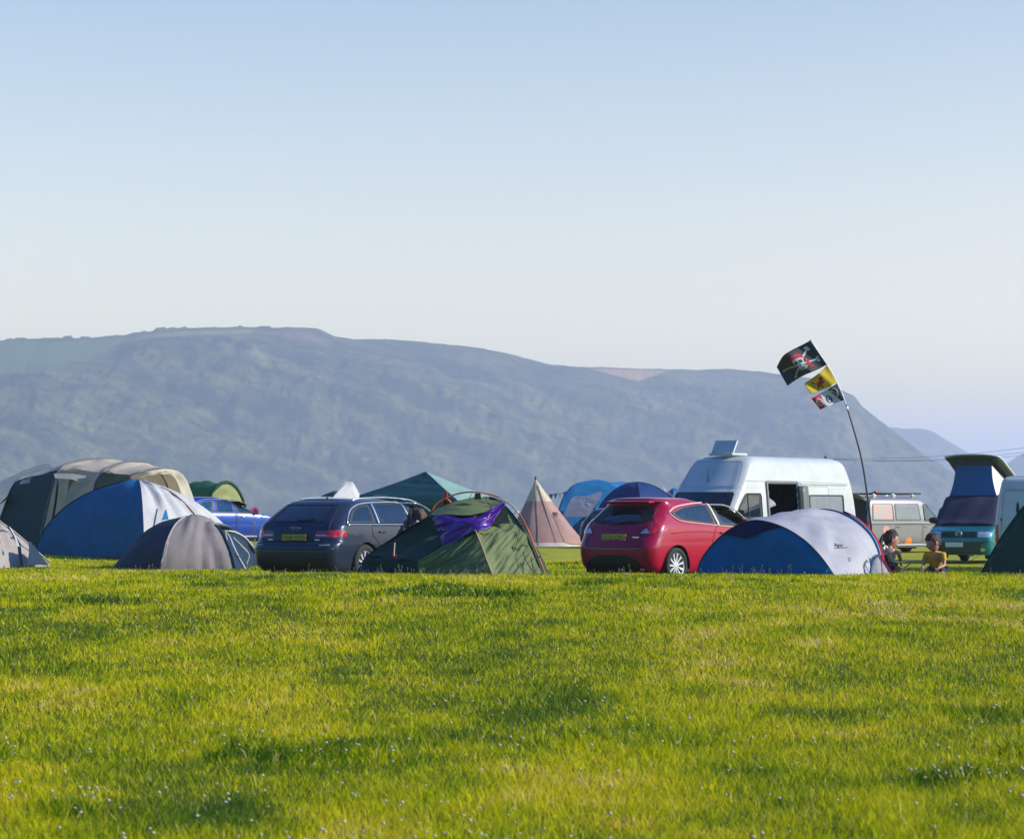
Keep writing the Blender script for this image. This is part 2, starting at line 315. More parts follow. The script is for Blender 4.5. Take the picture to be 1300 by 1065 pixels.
# ================================================================== modelling helpers
def V3(*a): return Vector(a)
def cr_pts(pts, n, closed=False):
    'smooth curve through points, resampled to n points'
    p = [Vector(q) for q in pts]; out = []
    m_ = len(p)
    if m_ == 2: return [p[0].lerp(p[1], k / (n - 1)) for k in range(n)]
    seg = m_ if closed else m_ - 1
    for i in range(seg):
        if closed: a, b, c, d = p[(i - 1) % m_], p[i], p[(i + 1) % m_], p[(i + 2) % m_]
        else: a, b, c, d = p[max(i - 1, 0)], p[i], p[i + 1], p[min(i + 2, m_ - 1)]
        for k in range(12):
            t = k / 12; t2, t3 = t * t, t ** 3
            out.append(0.5 * ((2 * b) + (c - a) * t + (2 * a - 5 * b + 4 * c - d) * t2 + (3 * b - a - 3 * c + d) * t3))
    out.append(p[0].copy() if closed else p[-1].copy())
    L = [0]
    for i in range(1, len(out)): L.append(L[-1] + (out[i] - out[i - 1]).length)
    res = []; j = 0; cnt = n + 1 if closed else n
    for k in range(n):
        d = L[-1] * k / (cnt - 1)
        while j < len(L) - 2 and L[j + 1] < d: j += 1
        f = (d - L[j]) / max(1e-9, L[j + 1] - L[j]); res.append(out[j].lerp(out[j + 1], min(1, f)))
    return res
class MB:
    def __init__(s): s.v = []; s.f = []
    def add(s, vs, fs):
        o = len(s.v); s.v += [tuple(q) for q in vs]; s.f += [tuple(i + o for i in f) for f in fs]; return s
    def grid(s, rows, close_u=False):
        nu, nv = len(rows), len(rows[0]); vs = [q for r_ in rows for q in r_]; fs = []
        for i in range(nu if close_u else nu - 1):
            for j in range(nv - 1):
                a = i * nv + j; b = ((i + 1) % nu) * nv + j; fs.append((a, b, b + 1, a + 1))
        return s.add(vs, fs)
    def box(s, c, d, rz=0, bev=0):
        cx, cy, cz = c; hx, hy, hz_ = d[0] / 2, d[1] / 2, d[2] / 2
        vs = []
        for z in (-hz_, hz_):
            for x, y in ((-hx, -hy), (hx, -hy), (hx, hy), (-hx, hy)):
                vs.append((cx + x * math.cos(rz) - y * math.sin(rz), cy + x * math.sin(rz) + y * math.cos(rz), cz + z))
        return s.add(vs, [(3, 2, 1, 0), (4, 5, 6, 7), (0, 1, 5, 4), (1, 2, 6, 5), (2, 3, 7, 6), (3, 0, 4, 7)])
    def tube(s, path, r, n=6, closed=False, cap=True):
        path = [Vector(q) for q in path]; m_ = len(path); rows = []; up = Vector((0.13, 0.21, 0.97))
        for i, q in enumerate(path):
            t = (path[(i + 1) % m_] - path[i - 1]) if closed else (path[min(i + 1, m_ - 1)] - path[max(i - 1, 0)])
            if t.length < 1e-9: t = Vector((0, 0, 1))
            t.normalize(); a = t.cross(up)
            if a.length < 0.05: a = t.cross(Vector((1, 0, 0)))
            a.normalize(); b_ = t.cross(a); rr = r[i] if isinstance(r, (list, tuple)) else r
            rows.append([q + (a * math.cos(2 * math.pi * k / n) + b_ * math.sin(2 * math.pi * k / n)) * rr for k in range(n)])
        vs = [q for r_ in rows for q in r_]; fs = []
        for i in range(m_ if closed else m_ - 1):
            i2 = (i + 1) % m_
            for k in range(n):
                k2 = (k + 1) % n; fs.append((i * n + k, i * n + k2, i2 * n + k2, i2 * n + k))
        if cap and not closed: fs += [tuple(range(n))[::-1], tuple((m_ - 1) * n + k for k in range(n))]
        return s.add(vs, fs)
    def lathe(s, prof, axis='x', c=(0, 0, 0), n=32):
        'prof: (radius, offset along the axis)'
        rows = []
        for k in range(n):
            a = 2 * math.pi * k / n; row = []
            for r_, t in prof:
                u, v = r_ * math.cos(a), r_ * math.sin(a)
                q = (t, u, v) if axis == 'x' else ((u, t, v) if axis == 'y' else (u, v, t))
                row.append((c[0] + q[0], c[1] + q[1], c[2] + q[2]))
            rows.append(row)
        return s.grid(rows, close_u=True)
    def build(s, name, m, parent=None, smooth_=True, solid=0, bevel=0, sub=0):
        me = bpy.data.meshes.new(name); me.from_pydata(s.v, [], s.f); me.update()
        o = link_mesh(name, me, m, parent, smooth_)
        if bevel:
            k = o.modifiers.new('bevel', 'BEVEL'); k.width = bevel; k.segments = 2
        if solid:
            k = o.modifiers.new('solid', 'SOLIDIFY'); k.thickness = solid; k.offset = -1
        if sub:
            k = o.modifiers.new('sub', 'SUBSURF'); k.levels = sub; k.render_levels = sub
        return o
def empty(name, loc, rz, label, cat, group=None):
    o = bpy.data.objects.new(name, None); COL.objects.link(o); o.location = loc; o.rotation_euler = (0, 0, rz)
    o.empty_display_size = 0.2
    return tag(o, label, cat, group)
def text_mesh(s, size, font_w=0.0):
    cu = bpy.data.curves.new('txt', 'FONT'); cu.body = s; cu.size = size; cu.offset = font_w; cu.align_x = 'CENTER'; cu.align_y = 'CENTER'; cu.resolution_u = 3
    o = bpy.data.objects.new('txt', cu); me = bpy.data.meshes.new_from_object(o)
    vs = [tuple(v.co) for v in me.vertices]; fs = [tuple(p.vertices) for p in me.polygons]
    bpy.data.objects.remove(o); bpy.data.curves.remove(cu); bpy.data.meshes.remove(me)
    return vs, fs
def round_poly(pts, r=0.05, n=5):
    out = []; m_ = len(pts)
    for i in range(m_):
        p0, p1, p2 = Vector(pts[i - 1]), Vector(pts[i]), Vector(pts[(i + 1) % m_])
        a = p0 - p1; b = p2 - p1; ra = min(r, a.length * 0.45, b.length * 0.45)
        s, e = p1 + a.normalized() * ra, p1 + b.normalized() * ra
        for k in range(n):
            t = k / (n - 1); out.append((s * (1 - t) ** 2 + p1 * 2 * t * (1 - t) + e * t * t))
    res = []                                     # add points on long edges
    for i in range(len(out)):
        a, b = out[i], out[(i + 1) % len(out)]; res.append(a); k = int((b - a).length / 0.07)
        for j in range(1, k + 1): res.append(a.lerp(b, j / (k + 1)))
    return res
def in_poly(x, y, poly):
    c = False; j = len(poly) - 1
    for i in range(len(poly)):
        xi, yi = poly[i][0], poly[i][1]; xj, yj = poly[j][0], poly[j][1]
        if (yi > y) != (yj > y) and x < (xj - xi) * (y - yi) / (yj - yi) + xi: c = not c
        j = i
    return c

# ------------------------------------------------------------------ vehicle materials
def paint(name, c, metal=0.35, rough=0.32, c2=None): return mat(name, c, rough, metal, c2=c2 or tuple(v * 0.93 for v in c), scale=2.5, coat=0.4, spec=0.35, bump=0.02, bscale=300)
M_tyre = mat('tyre_rubber', (0.018, 0.018, 0.019), 0.85, scale=20)
M_rim = mat('rim_alloy', (0.55, 0.55, 0.58), 0.45, 0.5, scale=10)
M_black = mat('black_plastic', (0.012, 0.012, 0.014), 0.5, scale=12)
M_dark = mat('dark_interior', (0.02, 0.02, 0.024), 0.9, scale=8)
M_seat = mat('seat_cloth', (0.05, 0.052, 0.06), 0.9, scale=20)
M_chrome = mat('bright_trim', (0.80, 0.80, 0.80), 0.22, 0.9, scale=10)
M_red = mat('tail_lamp_red', (0.62, 0.010, 0.008), 0.15, coat=1, scale=14, c2=(0.20, 0.004, 0.006))
M_lampclear = mat('lamp_clear', (0.55, 0.57, 0.60), 0.12, 0.4, coat=1, scale=50)
M_plate_y = mat('plate_yellow', (0.62, 0.42, 0.02), 0.45, scale=10)
M_plate_w = mat('plate_white', (0.62, 0.64, 0.66), 0.45, scale=10)
M_ink = mat('plate_ink', (0.008, 0.008, 0.008), 0.5, scale=10)
def glass(name, tint, see=0.55, rough=0.02):
    if name in MATS: return MATS[name]
    m, n, l = nodes_of(name); n.remove(n['Principled BSDF'])
    g = n.new('ShaderNodeBsdfGlossy'); g.inputs['Roughness'].default_value = rough; g.inputs['Color'].default_value = (0.9, 0.95, 1, 1)
    t = n.new('ShaderNodeBsdfTransparent'); t.inputs[0].default_value = (*tint, 1)
    d = n.new('ShaderNodeBsdfDiffuse'); d.inputs[0].default_value = (0.01, 0.022, 0.028, 1)
    m1 = n.new('ShaderNodeMixShader'); m1.inputs[0].default_value = see; l.new(d.outputs[0], m1.inputs[1]); l.new(t.outputs[0], m1.inputs[2])
    fr = n.new('ShaderNodeFresnel'); fr.inputs[0].default_value = 1.5
    ma = n.new('ShaderNodeMath'); ma.operation = 'MULTIPLY_ADD'; ma.inputs[1].default_value = 1.3; ma.inputs[2].default_value = 0.03; l.new(fr.outputs[0], ma.inputs[0])
    m2 = n.new('ShaderNodeMixShader'); l.new(ma.outputs[0], m2.inputs[0]); l.new(m1.outputs[0], m2.inputs[1]); l.new(g.outputs[0], m2.inputs[2])
    l.new(m2.outputs[0], n['Material Output'].inputs[0]); return m
M_glass = glass('tinted_glass', (0.55, 0.75, 0.78), 0.75)
M_gdark = glass('privacy_glass', (0.28, 0.36, 0.38), 0.5)

class Car:
    NR, NC, NS = 22, 7, 96
    def __init__(s, name, label, cat, levels, phi, anchor, px, Y, body_mat, wheels, group=None, crown=0.03, dz=0, rr=0.22, rf=0.3, br=0.06, bf=0.12, taper=0.05, arch_r=0.345, z_add=0.0):
        s.W = wheels; phi = R(phi); s.L = levels
        wx = (px - CX) / FPX * Y; ax, ay = anchor
        ox = wx - (ax * math.cos(phi) + ay * math.sin(phi)); oy = Y - (-ax * math.sin(phi) + ay * math.cos(phi))
        mid = max(l_[2] for l_ in levels) / 2; s.mid = mid
        cxw = ox + mid * math.sin(phi); cyw = oy + mid * math.cos(phi)
        s.root = empty(name, (cxw, cyw, G(cxw, cyw) + z_add), -phi, label, cat, group); s.m = body_mat
        lv = np.array(levels, float); zs = lv[:, 0]; K = len(zs)
        # smooth interpolation of the level table
        par = np.arange(K); fine = np.linspace(0, K - 1, (K - 1) * 5 + 1)
        def cat(col):
            c = lv[:, col]; o = []
            for t in fine:
                i = min(int(t), K - 2); f = t - i; a, b, c_, d = c[max(i - 1, 0)], c[i], c[i + 1], c[min(i + 2, K - 1)]
                o.append(0.5 * (2 * b + (c_ - a) * f + (2 * a - 5 * b + 4 * c_ - d) * f * f + (3 * b - a - 3 * c_ + d) * f ** 3))
            return np.array(o)
        Zc, YR, YF, HW = (cat(k) for k in range(4)); YR = YR - mid; YF = YF - mid
        rings = [s.ring(YR[k], YF[k], HW[k], Zc[k], rr, rf, br, bf, taper) for k in range(len(Zc))]
        ym = (YR[-1] + YF[-1]) / 2; top = rings[-1]; ztop = Zc[-1]
        for k in range(1, 9):
            f = math.cos(k / 8 * math.pi / 2); fy = 0.25 + 0.75 * f if k < 8 else 0.25
            rings.append([(x * f, ym + (y - ym) * (1 - (1 - f) ** 2 * 0.75), ztop + crown * math.sin(k / 8 * math.pi / 2)) for x, y, z in top])
        n = len(rings[0]); s.rings = rings
        vs = [q for r_ in rings for q in r_]; fs = []
        for i in range(len(rings) - 1):
            for j in range(n): fs.append((i * n + j, i * n + (j + 1) % n, (i + 1) * n + (j + 1) % n, (i + 1) * n + j))
        s.verts, s.faces = vs, fs
        s.bvh = BVHTree.FromPolygons([Vector(v) for v in vs], fs)
        s.arch_r = arch_r; s.holes = []
        s.glass_panels = []
    def ring(s, yr, yf, hw, z, rr, rf, br, bf, taper):
        rr = min(rr, hw * 0.6); rf = min(rf, hw * 0.6); pts = []
        ym = (yr + yf) / 2; hl = (yf - yr) / 2
        def tp(y): return 1 - taper * abs((y - ym) / hl) ** 3
        hr, hf = hw * tp(yr + rr), hw * tp(yf - rf)
        for k in range(s.NR):
            x = -(hr - rr) + 2 * (hr - rr) * k / (s.NR - 1); pts.append((x, yr + br * (x / hr) ** 2, z))
        b0 = br * ((hr - rr) / hr) ** 2; right = []
        for k in range(1, s.NC):
            a = k / s.NC * math.pi / 2; right.append((hr - rr + rr * math.sin(a), yr + rr + (b0 - rr) * math.cos(a), z))
        for k in range(s.NS):
            y = yr + rr + (yf - rf - yr - rr) * k / (s.NS - 1); right.append((hw * tp(y), y, z))
        b1 = bf * ((hf - rf) / hf) ** 2
        for k in range(1, s.NC):
            a = k / s.NC * math.pi / 2; right.append((hf - rf + rf * math.cos(a), yf - rf + (rf - b1) * math.sin(a), z))
        front = []
        for k in range(s.NR):
            x = (hf - rf) - 2 * (hf - rf) * k / (s.NR - 1); front.append((x, yf - bf * (x / hf) ** 2, z))
        return pts + right + front + [(-x, y, z_) for x, y, z_ in right[::-1]]
    # --- projection
    def hit(s, side, a, b, off=0.004):
        if side == 'R': o, d = (5, a - s.mid, b), (-1, 0, 0)
        elif side == 'L': o, d = (-5, a - s.mid, b), (1, 0, 0)
        elif side == 'rear': o, d = (a, -9, b), (0, 1, 0)
        else: o, d = (a, 9, b), (0, -1, 0)
        q, nrm, _, _ = s.bvh.ray_cast(Vector(o), Vector(d))
        if q is None: return Vector(o) * 0 + Vector((a if side in ('rear', 'front') else 0.8, a - s.mid if side in 'RL' else 0, b))
        if nrm.dot(Vector(d)) > 0: nrm = -nrm
        return q + nrm * off
    def panel(s, name, side, poly, m, off=0.004, parent=None, r=0.05, rings=6, hole_only=False, inner=0.0):
        poly = round_poly([Vector(p) for p in poly], r); c = sum(poly, Vector((0, 0))) / len(poly)
        rows = []
        fr = [1 - (1 - inner) * k / rings for k in range(rings + 1)]
        for f in fr:
            f = max(f, 0.001); rows.append([s.hit(side, *(c + (p - c) * f), off) for p in poly])
        mb = MB(); n = len(poly); vs = [q for r_ in rows for q in r_]
        fs = [(i * n + j, i * n + (j + 1) % n, (i + 1) * n + (j + 1) % n, (i + 1) * n + j) for i in range(rings) for j in range(n)]
        if side in ('L', 'front'): fs = [f[::-1] for f in fs]
        mb.add(vs, fs); return mb.build(name, m, parent or s.root)
    def outline(s, side, poly, rad, off=0.006, r=0.05):
        return [s.hit(side, *p, off) for p in round_poly([Vector(p) for p in poly], r)]
    def window(s, side, poly, m=None, name='window', trim=None, trim_r=0.012, r=0.06, border=0.05):
        pl = [Vector(p) for p in poly]; c = sum(pl, Vector((0, 0))) / len(pl)
        s.holes.append((side, [tuple(p) for p in round_poly(pl, r)]))
        g = s.panel(name, side, poly, m or M_glass, 0.006, r=r)
        # black band under the edge of the pane
        size = max((p - c).length for p in pl); sm = min((p - c).length for p in pl)
        inner = max(0.5, 1 - border / sm)
        s.panel('window_seal', side, [c + (p - c) * 1.015 for p in pl], M_black, 0.009, g, r, 2, inner=inner)
        if trim:
            mb = MB(); mb.tube(s.outline(side, [c + (p - c) * 1.02 for p in pl], 0, 0.012, r), trim_r, 5, closed=True); mb.build('window_trim', trim, g)
        return g
    def line(s, name, side, pts, m, rad=0.006, off=0.001, parent=None, n=24):
        cp = cr_pts([Vector((p[0], p[1], 0)) for p in pts], n); mb = MB(); mb.tube([s.hit(side, p.x, p.y, off) for p in cp], rad, 5); return mb.build(name, m, parent or s.root)
    def finish(s, name='body'):
        W = s.W; ar = s.arch_r; vs = [list(v) for v in s.verts]; fs = []
        wl = [(wy - s.mid, wz) for wy, wz in W['pos']]
        hb = {}
        def inside_arch(v): return any(math.hypot(v[1] - wy, v[2] - wz) < ar for wy, wz in wl) and abs(v[0]) > 0.5
        for f in s.faces:
            pts = [s.verts[i] for i in f]; c = [sum(p[k] for p in pts) / 4 for k in range(3)]
            if all(inside_arch(p) for p in pts): continue
            kill = False
            nrm = (Vector(pts[1]) - Vector(pts[0])).cross(Vector(pts[3]) - Vector(pts[0]))
            for side, poly in s.holes:
                if side == 'R' and c[0] < 0.2 or side == 'L' and c[0] > -0.2: continue
                if side == 'rear' and (c[1] > -s.mid + 1.5) or side == 'front' and (c[1] < s.mid - 3.0): continue
                if side in 'RL' and abs(nrm.x) < 0.35 * nrm.length: continue
                if side in ('rear', 'front') and abs(nrm.y) < 0.25 * nrm.length: continue
                q = [(p[1] + s.mid, p[2]) if side in 'RL' else (p[0], p[2]) for p in pts]
                if all(in_poly(a, b, poly) for a, b in q): kill = True; break
            if not kill: fs.append(f)
        for f in fs:
            for i in f:
                v = s.verts[i]
                if inside_arch(v):
                    for wy, wz in wl:
                        d = math.hypot(v[1] - wy, v[2] - wz)
                        if 1e-6 < d < ar: vs[i][1] = wy + (v[1] - wy) * ar / d; vs[i][2] = wz + (v[2] - wz) * ar / d
        mb = MB(); mb.add(vs, fs); o = mb.build(name, s.m, s.root)
        # wheel wells, floor
        hw = max(l_[3] for l_ in s.L)
        for wy, wz in wl:
            for sg in (-1, 1):
                well = MB()
                rows = [[(sg * x, wy + math.cos(a) * ar * 1.02, wz + math.sin(a) * ar * 1.02) for x in (hw * 0.985, hw - 0.3)] for a in np.linspace(-0.5, math.pi + 0.5, 20)]
                well.grid(rows)
                well.add([(sg * (hw - 0.3), wy + math.cos(a) * ar * 1.02, wz + math.sin(a) * ar * 1.02) for a in np.linspace(-0.5, math.pi + 0.5, 20)], [tuple(range(20))])
                well.build('wheel_arch_liner', M_black, s.root)
        fl = MB(); z0 = s.L[0][0] + 0.03; y0, y1 = s.L[0][1] - s.mid + 0.1, s.L[0][2] - s.mid - 0.1
        fl.box((0, (y0 + y1) / 2, z0), (hw * 1.2, y1 - y0, 0.05)); fl.box((0, 0, z0 + 0.14), (hw * 1.25, (y1 - y0) * 0.98, 0.04))
        fl.build('underbody', M_black, s.root)
        s.wheels(); return o
    def wheels(s):
        W = s.W; r_ = W['r']; t = W.get('w', 0.205); rim = W.get('rim', 0.66) * r_; n = W.get('spokes', 11)
        hw = max(l_[3] for l_ in s.L) - W.get('inset', 0.015); first = None
        for wy, wz in W['pos']:
            for sg in (1, -1):
                x0 = sg * (hw - t / 2)
                if first is None:
                    ty = MB(); ty.lathe([(rim, -t / 2), (r_ * 0.9, -t / 2), (r_ * 0.98, -t * 0.42), (r_, -t * 0.3), (r_, t * 0.3), (r_ * 0.98, t * 0.42), (r_ * 0.9, t / 2), (rim, t / 2), (rim * 0.97, t * 0.4)], n=40)
                    w_ = ty.build('wheel', M_tyre, s.root); w_.data.name = 'tyre'
                    rm = MB(); rm.lathe([(rim * 0.96, -t * 0.4), (rim * 0.9, -t * 0.1), (rim * 0.9, t * 0.36), (rim, t * 0.44), (rim * 1.01, t * 0.40)], n=40)
                    rm.lathe([(0.0, t * 0.40), (rim * 0.17, t * 0.38), (rim * 0.22, t * 0.30), (rim * 0.22, 0)], n=20)
                    for k in range(n):
                        a = 2 * math.pi * k / n; d = Vector((0, math.cos(a), math.sin(a))); e = Vector((0, -math.sin(a), math.cos(a))); wd = W.get('sw', 0.085) * rim
                        q = []
                        for rr_, x_, ww in ((0.15, 0.36, 0.7), (0.55, 0.33, 0.8), (0.95, 0.38, 1.25)):
                            for u, v in ((-1, 0), (1, 0), (1, -0.12), (-1, -0.12)): q.append(Vector((t * (x_ + v), 0, 0)) + d * rim * rr_ + e * wd * ww * u)
                        fs = [(i * 4 + j, i * 4 + (j + 1) % 4, (i + 1) * 4 + (j + 1) % 4, (i + 1) * 4 + j) for i in range(2) for j in range(4)]
                        rm.add(q, fs)
                    rmo = rm.build('rim', M_rim, w_, False)
                    dk = MB(); dk.lathe([(0.0, t * 0.0), (rim * 0.9, t * 0.0)], n=30); dko = dk.build('brake_disc', M_black, w_)
                    first = (w_, rmo, dko); w0 = w_
                else:
                    w0 = first[0].copy(); COL.objects.link(w0); w0.parent = s.root
                    for ch in first[1:]:
                        c = ch.copy(); COL.objects.link(c); c.parent = w0
                w0.location = (x0, wy - s.mid, wz); w0.rotation_euler = (0.3 * wy, 0, 0 if sg > 0 else math.pi)
    def seats(s, rows, zc=0.55, w_=0.5, top=1.15):
        for y in rows:
            for x in (-0.37, 0.37):
                mb = MB(); mb.box((x, y - s.mid, zc + 0.25), (w_, 0.14, 0.62)); mb.box((x, y - s.mid - 0.01, top), (0.26, 0.10, 0.17)); mb.box((x, y - s.mid + 0.25, zc), (w_, 0.5, 0.14))
                mb.build('seat', M_seat, s.root, True, bevel=0.04)
    def plate(s, side, a, z, text, m=None, w_=0.52, h_=0.112, off=0.03, m_ink=None, parent=None):
        c = s.hit(side, a, z, 0); c2 = s.hit(side, a, z + 0.05, 0)
        sg = -1 if side == 'rear' else 1; y = c.y + sg * off
        mb = MB(); mb.box((a, y, z), (w_, 0.012, h_)); p = mb.build('number_plate', m or M_plate_y, parent or s.root, False, bevel=0.003)
        if text:
            vs, fs = text_mesh(text, h_ * 0.80, 0.0012); xs_ = [v[0] for v in vs]; k = w_ * 0.90 / (max(xs_) - min(xs_)); cxx = (max(xs_) + min(xs_)) / 2
            mb = MB(); mb.add([(a + (-sg) * (v[0] - cxx) * k, y + sg * 0.0075, z + v[1]) for v in vs], fs); mb.build('lettering', m_ink or M_ink, p, False)
        return p
    def mirror(s, y, z, m, sides=(1, -1), sz=1.0):
        for sg in sides:
            q = s.hit('R' if sg > 0 else 'L', y, z, 0); mb = MB(); c = q + Vector((sg * 0.13 * sz, 0, 0.03))
            rows = []
            for k in range(9):
                a = k / 8 * math.pi; r_ = math.sin(a); rows.append([(c.x - sg * math.cos(a) * 0.11 * sz, c.y + 0.055 * r_ * math.cos(b), c.z + 0.075 * sz * max(r_, 0.02) ** 0.6 * math.sin(b)) for b in np.linspace(0, 2 * math.pi, 13)])
            mb.grid(rows); mo = mb.build('door_mirror', m, s.root)
            st = MB(); st.tube([q - Vector((sg * 0.02, 0, 0)), c - Vector((sg * 0.05, 0, 0.02))], 0.022, 6); st.build('mirror_stalk', M_black, mo)
    def door(s, side, poly, handle=None, gap=True, hm=None, name='door', label=None):
        d = s.panel(name, side, poly, s.m, 0.003, r=0.06, rings=5)
        mb = MB(); mb.tube(s.outline(side, poly, 0, 0.002, 0.06), 0.0055, 4, closed=True); mb.build('door_gap', M_black, d)
        if handle:
            a, b = handle; mb = MB(); pts = [s.hit(side, a + t, b, o_) for t, o_ in ((-0.1, 0.005), (-0.08, 0.03), (0, 0.038), (0.08, 0.03), (0.1, 0.005))]; mb.tube(pts, 0.014, 6); mb.build('handle', hm or s.m, d)
        return d
    def lamp(s, side, poly, m, name='tail_lamp', off=0.008, r=0.04): return s.panel(name, side, poly, m, off, r=r, rings=4)

# ================================================================== vehicles
# level table rows: z, rear y, front y, half width   (y runs from the rear bumper forward)
W_std = dict(r=0.325, pos=[(0.98, 0.33), (3.85, 0.33)])
# ---- dark estate car
P_navy = paint('dark_navy_paint', (0.018, 0.026, 0.050), 0.2, 0.3)
c = Car('estate_car', 'dark navy estate car with silver roof rails and yellow rear plate, behind the green tent', 'car',
    [(0.20, .14, 4.80, .84), (0.30, .04, 4.90, .90), (0.50, .0, 4.93, .925), (0.64, .01, 4.92, .935), (0.70, .05, 4.88, .935), (0.74, .11, 4.82, .935), (0.86, .14, 4.55, .93), (0.96, .17, 4.1, .92), (1.01, .20, 3.75, .91), (1.05, .23, 3.60, .885), (1.15, .35, 3.38, .835), (1.28, .53, 3.05, .765), (1.37, .68, 2.75, .705), (1.42, .78, 2.5, .655), (1.445, .90, 2.3, .60)],
    31, (0.93, 1.02), 466, 41.4, P_navy, dict(r=0.335, pos=[(1.02, .335), (3.93, .335)], spokes=10, rim=.7), rr=.26, rf=.4, br=.07, bf=.25, taper=.06, arch_r=.375, crown=.03)
c.window('rear', [(-.60, 1.06), (.60, 1.06), (.575, 1.12), (.50, 1.345), (-.50, 1.345), (-.575, 1.12)], M_gdark, 'rear_window', r=.05, border=.04)
bt = [(.56, 1.045), (1.34, 1.04), (1.36, 1.355), (1.08, 1.345), (.80, 1.26)]
bd = [(1.50, 1.04), (2.42, 1.03), (2.36, 1.37), (1.51, 1.365)]
bf_ = [(2.54, 1.03), (3.45, 1.02), (3.15, 1.22), (2.88, 1.345), (2.48, 1.37)]
for sd_ in 'RL':
    for q in (bt, bd, bf_): c.window(sd_, q, M_glass, 'side_window', r=.06, border=.03)
    c.line('window_chrome', sd_, [(.49, 1.02), (.58, 1.13), (.76, 1.27), (1.08, 1.365), (1.6, 1.395), (2.6, 1.395), (2.95, 1.355), (3.3, 1.22), (3.66, 1.01)], M_chrome, .015, .012, n=50)
    c.line('window_chrome', sd_, [(.49, 1.015), (2.2, 1.005), (3.66, .995)], M_chrome, .011, .012, n=50)
    c.line('pillar_trim', sd_, [(1.42, 1.03), (1.435, 1.38)], M_chrome if sd_ == 'R' else M_black, .026, .012)
    c.line('pillar_trim', sd_, [(2.48, 1.02), (2.42, 1.385)], M_chrome if sd_ == 'R' else M_black, .02, .012)
    c.door(sd_, [(1.42, .66), (1.66, .36), (2.43, .36), (2.45, .98), (1.20, .99), (1.20, .84)], (1.50, .88), hm=P_navy)
    c.door(sd_, [(2.47, .36), (3.52, .36), (3.58, .98), (2.49, .98)], (2.72, .88), hm=P_navy)
    mb = MB(); pts = [(sd_ == 'R' and 1 or -1) * 1 for _ in (0,)]
    sg = 1 if sd_ == 'R' else -1
    mb.tube(cr_pts([(sg * .55, 1.05 - c.mid, 1.44), (sg * .60, 1.3 - c.mid, 1.475), (sg * .63, 2.0 - c.mid, 1.492), (sg * .64, 2.7 - c.mid, 1.46), (sg * .665, 3.0 - c.mid, 1.40)], 26), .017, 6)
    mb.build('roof_rail', M_chrome, c.root)
for sg in (1, -1):
    l_ = c.lamp('rear', [(sg * .44, .80), (sg * .86, .79), (sg * .88, .93), (sg * .44, .90)], M_red, r=.03)
    c.panel('lamp_strip', 'rear', [(sg * .46, .825), (sg * .82, .815), (sg * .82, .832), (sg * .46, .842)], M_lampclear, .014, l_, r=.005, rings=1)
    sd_ = 'R' if sg > 0 else 'L'
    c.lamp(sd_, [(.28, .80), (.46, .81), (.43, .91), (.30, .93)], M_red, r=.03)
    c.line('bumper_reflector', 'rear', [(sg * .60, .66), (sg * .78, .665)], M_lampclear, .012, .005)
# tailgate with recess, plate, badge, bumper line, wiper
tg = c.panel('tailgate', 'rear', [(-.66, .72), (.66, .72), (.68, 1.0), (-.68, 1.0)], P_navy, .004, r=.05)
mb = MB(); mb.tube(c.outline('rear', [(-.67, .71), (.67, .71), (.69, 1.02), (.58, 1.36), (-.58, 1.36), (-.69, 1.02)], 0, .003), .006, 4, closed=True); mb.build('tailgate_gap', M_black, tg)
c.panel('plate_recess', 'rear', [(-.36, .715), (.36, .715), (.33, .875), (-.33, .875)], M_black, .009, tg, r=.03, rings=2)
c.plate('rear', 0.02, .79, 'HG60 WOD', parent=tg, off=.02)
mb = MB()
for k in range(4):
    q = c.hit('rear', -.085 + k * .056, .945, .014); mb.tube([q + Vector((.034 * math.cos(a), 0, .030 * math.sin(a))) for a in np.linspace(0, 2 * math.pi, 20)[:-1]], .004, 5, closed=True)
mb.build('ring_badge', mat('badge_dull', (.25, .26, .30), .35, .8), tg)
for x_ in (.50, -.50): mb = MB(); mb.box((x_, .13 - c.mid, .755), (.10, .012, .022)); mb.build('model_badge', M_chrome, tg, False)
c.panel('bumper_insert', 'rear', [(-.70, .28), (.70, .28), (.74, .44), (-.74, .44)], M_black, .006, r=.05, rings=3)
c.line('bumper_crease', 'rear', [(-.85, .60), (0, .585), (.85, .60)], M_black, .012, .0)
c.line('wiper', 'rear', [(-.02, 1.075), (.35, 1.10)], M_black, .01, .02)
mb = MB(); q = c.hit('rear', 0, 1.44, 0); mb.tube([(0, 1.15 - c.mid, 1.46), (0, 1.08 - c.mid, 1.53)], [.02, .008], 6); mb.build('aerial', M_black, c.root)
c.mirror(3.42, 1.03, P_navy)
c.seats([2.9, 1.95], .55, top=1.17)
mb = MB(); mb.box((0, 1.2 - c.mid, .72), (1.3, 1.0, .5)); mb.build('luggage', mat('luggage_grey', (.10, .11, .12), .9), c.root, bevel=.08)
c.finish()

# ---- red hatchback
P_red = paint('cherry_red_paint', (0.33, 0.0, 0.026), 0.0, 0.3)
c = Car('hatchback', 'cherry red three door hatchback with yellow rear plate beside the blue and white tent', 'car',
    [(0.20, .16, 3.80, .78), (0.30, .06, 3.90, .83), (0.45, .01, 3.95, .855), (0.62, .0, 3.94, .865), (0.72, .04, 3.88, .865), (0.80, .09, 3.80, .865), (0.90, .13, 3.55, .86), (0.97, .17, 3.20, .85), (1.02, .21, 2.98, .835), (1.10, .29, 2.82, .80), (1.22, .43, 2.55, .745), (1.33, .56, 2.28, .69), (1.385, .56, 2.08, .655), (1.42, .52, 1.9, .625), (1.445, .60, 1.75, .58)],
    39, (0.86, 0.77), 861, 40.6, P_red, dict(r=0.315, pos=[(.77, .315), (3.26, .315)], spokes=11, rim=.74), rr=.28, rf=.4, br=.09, bf=.28, taper=.07, arch_r=.36, crown=.045)
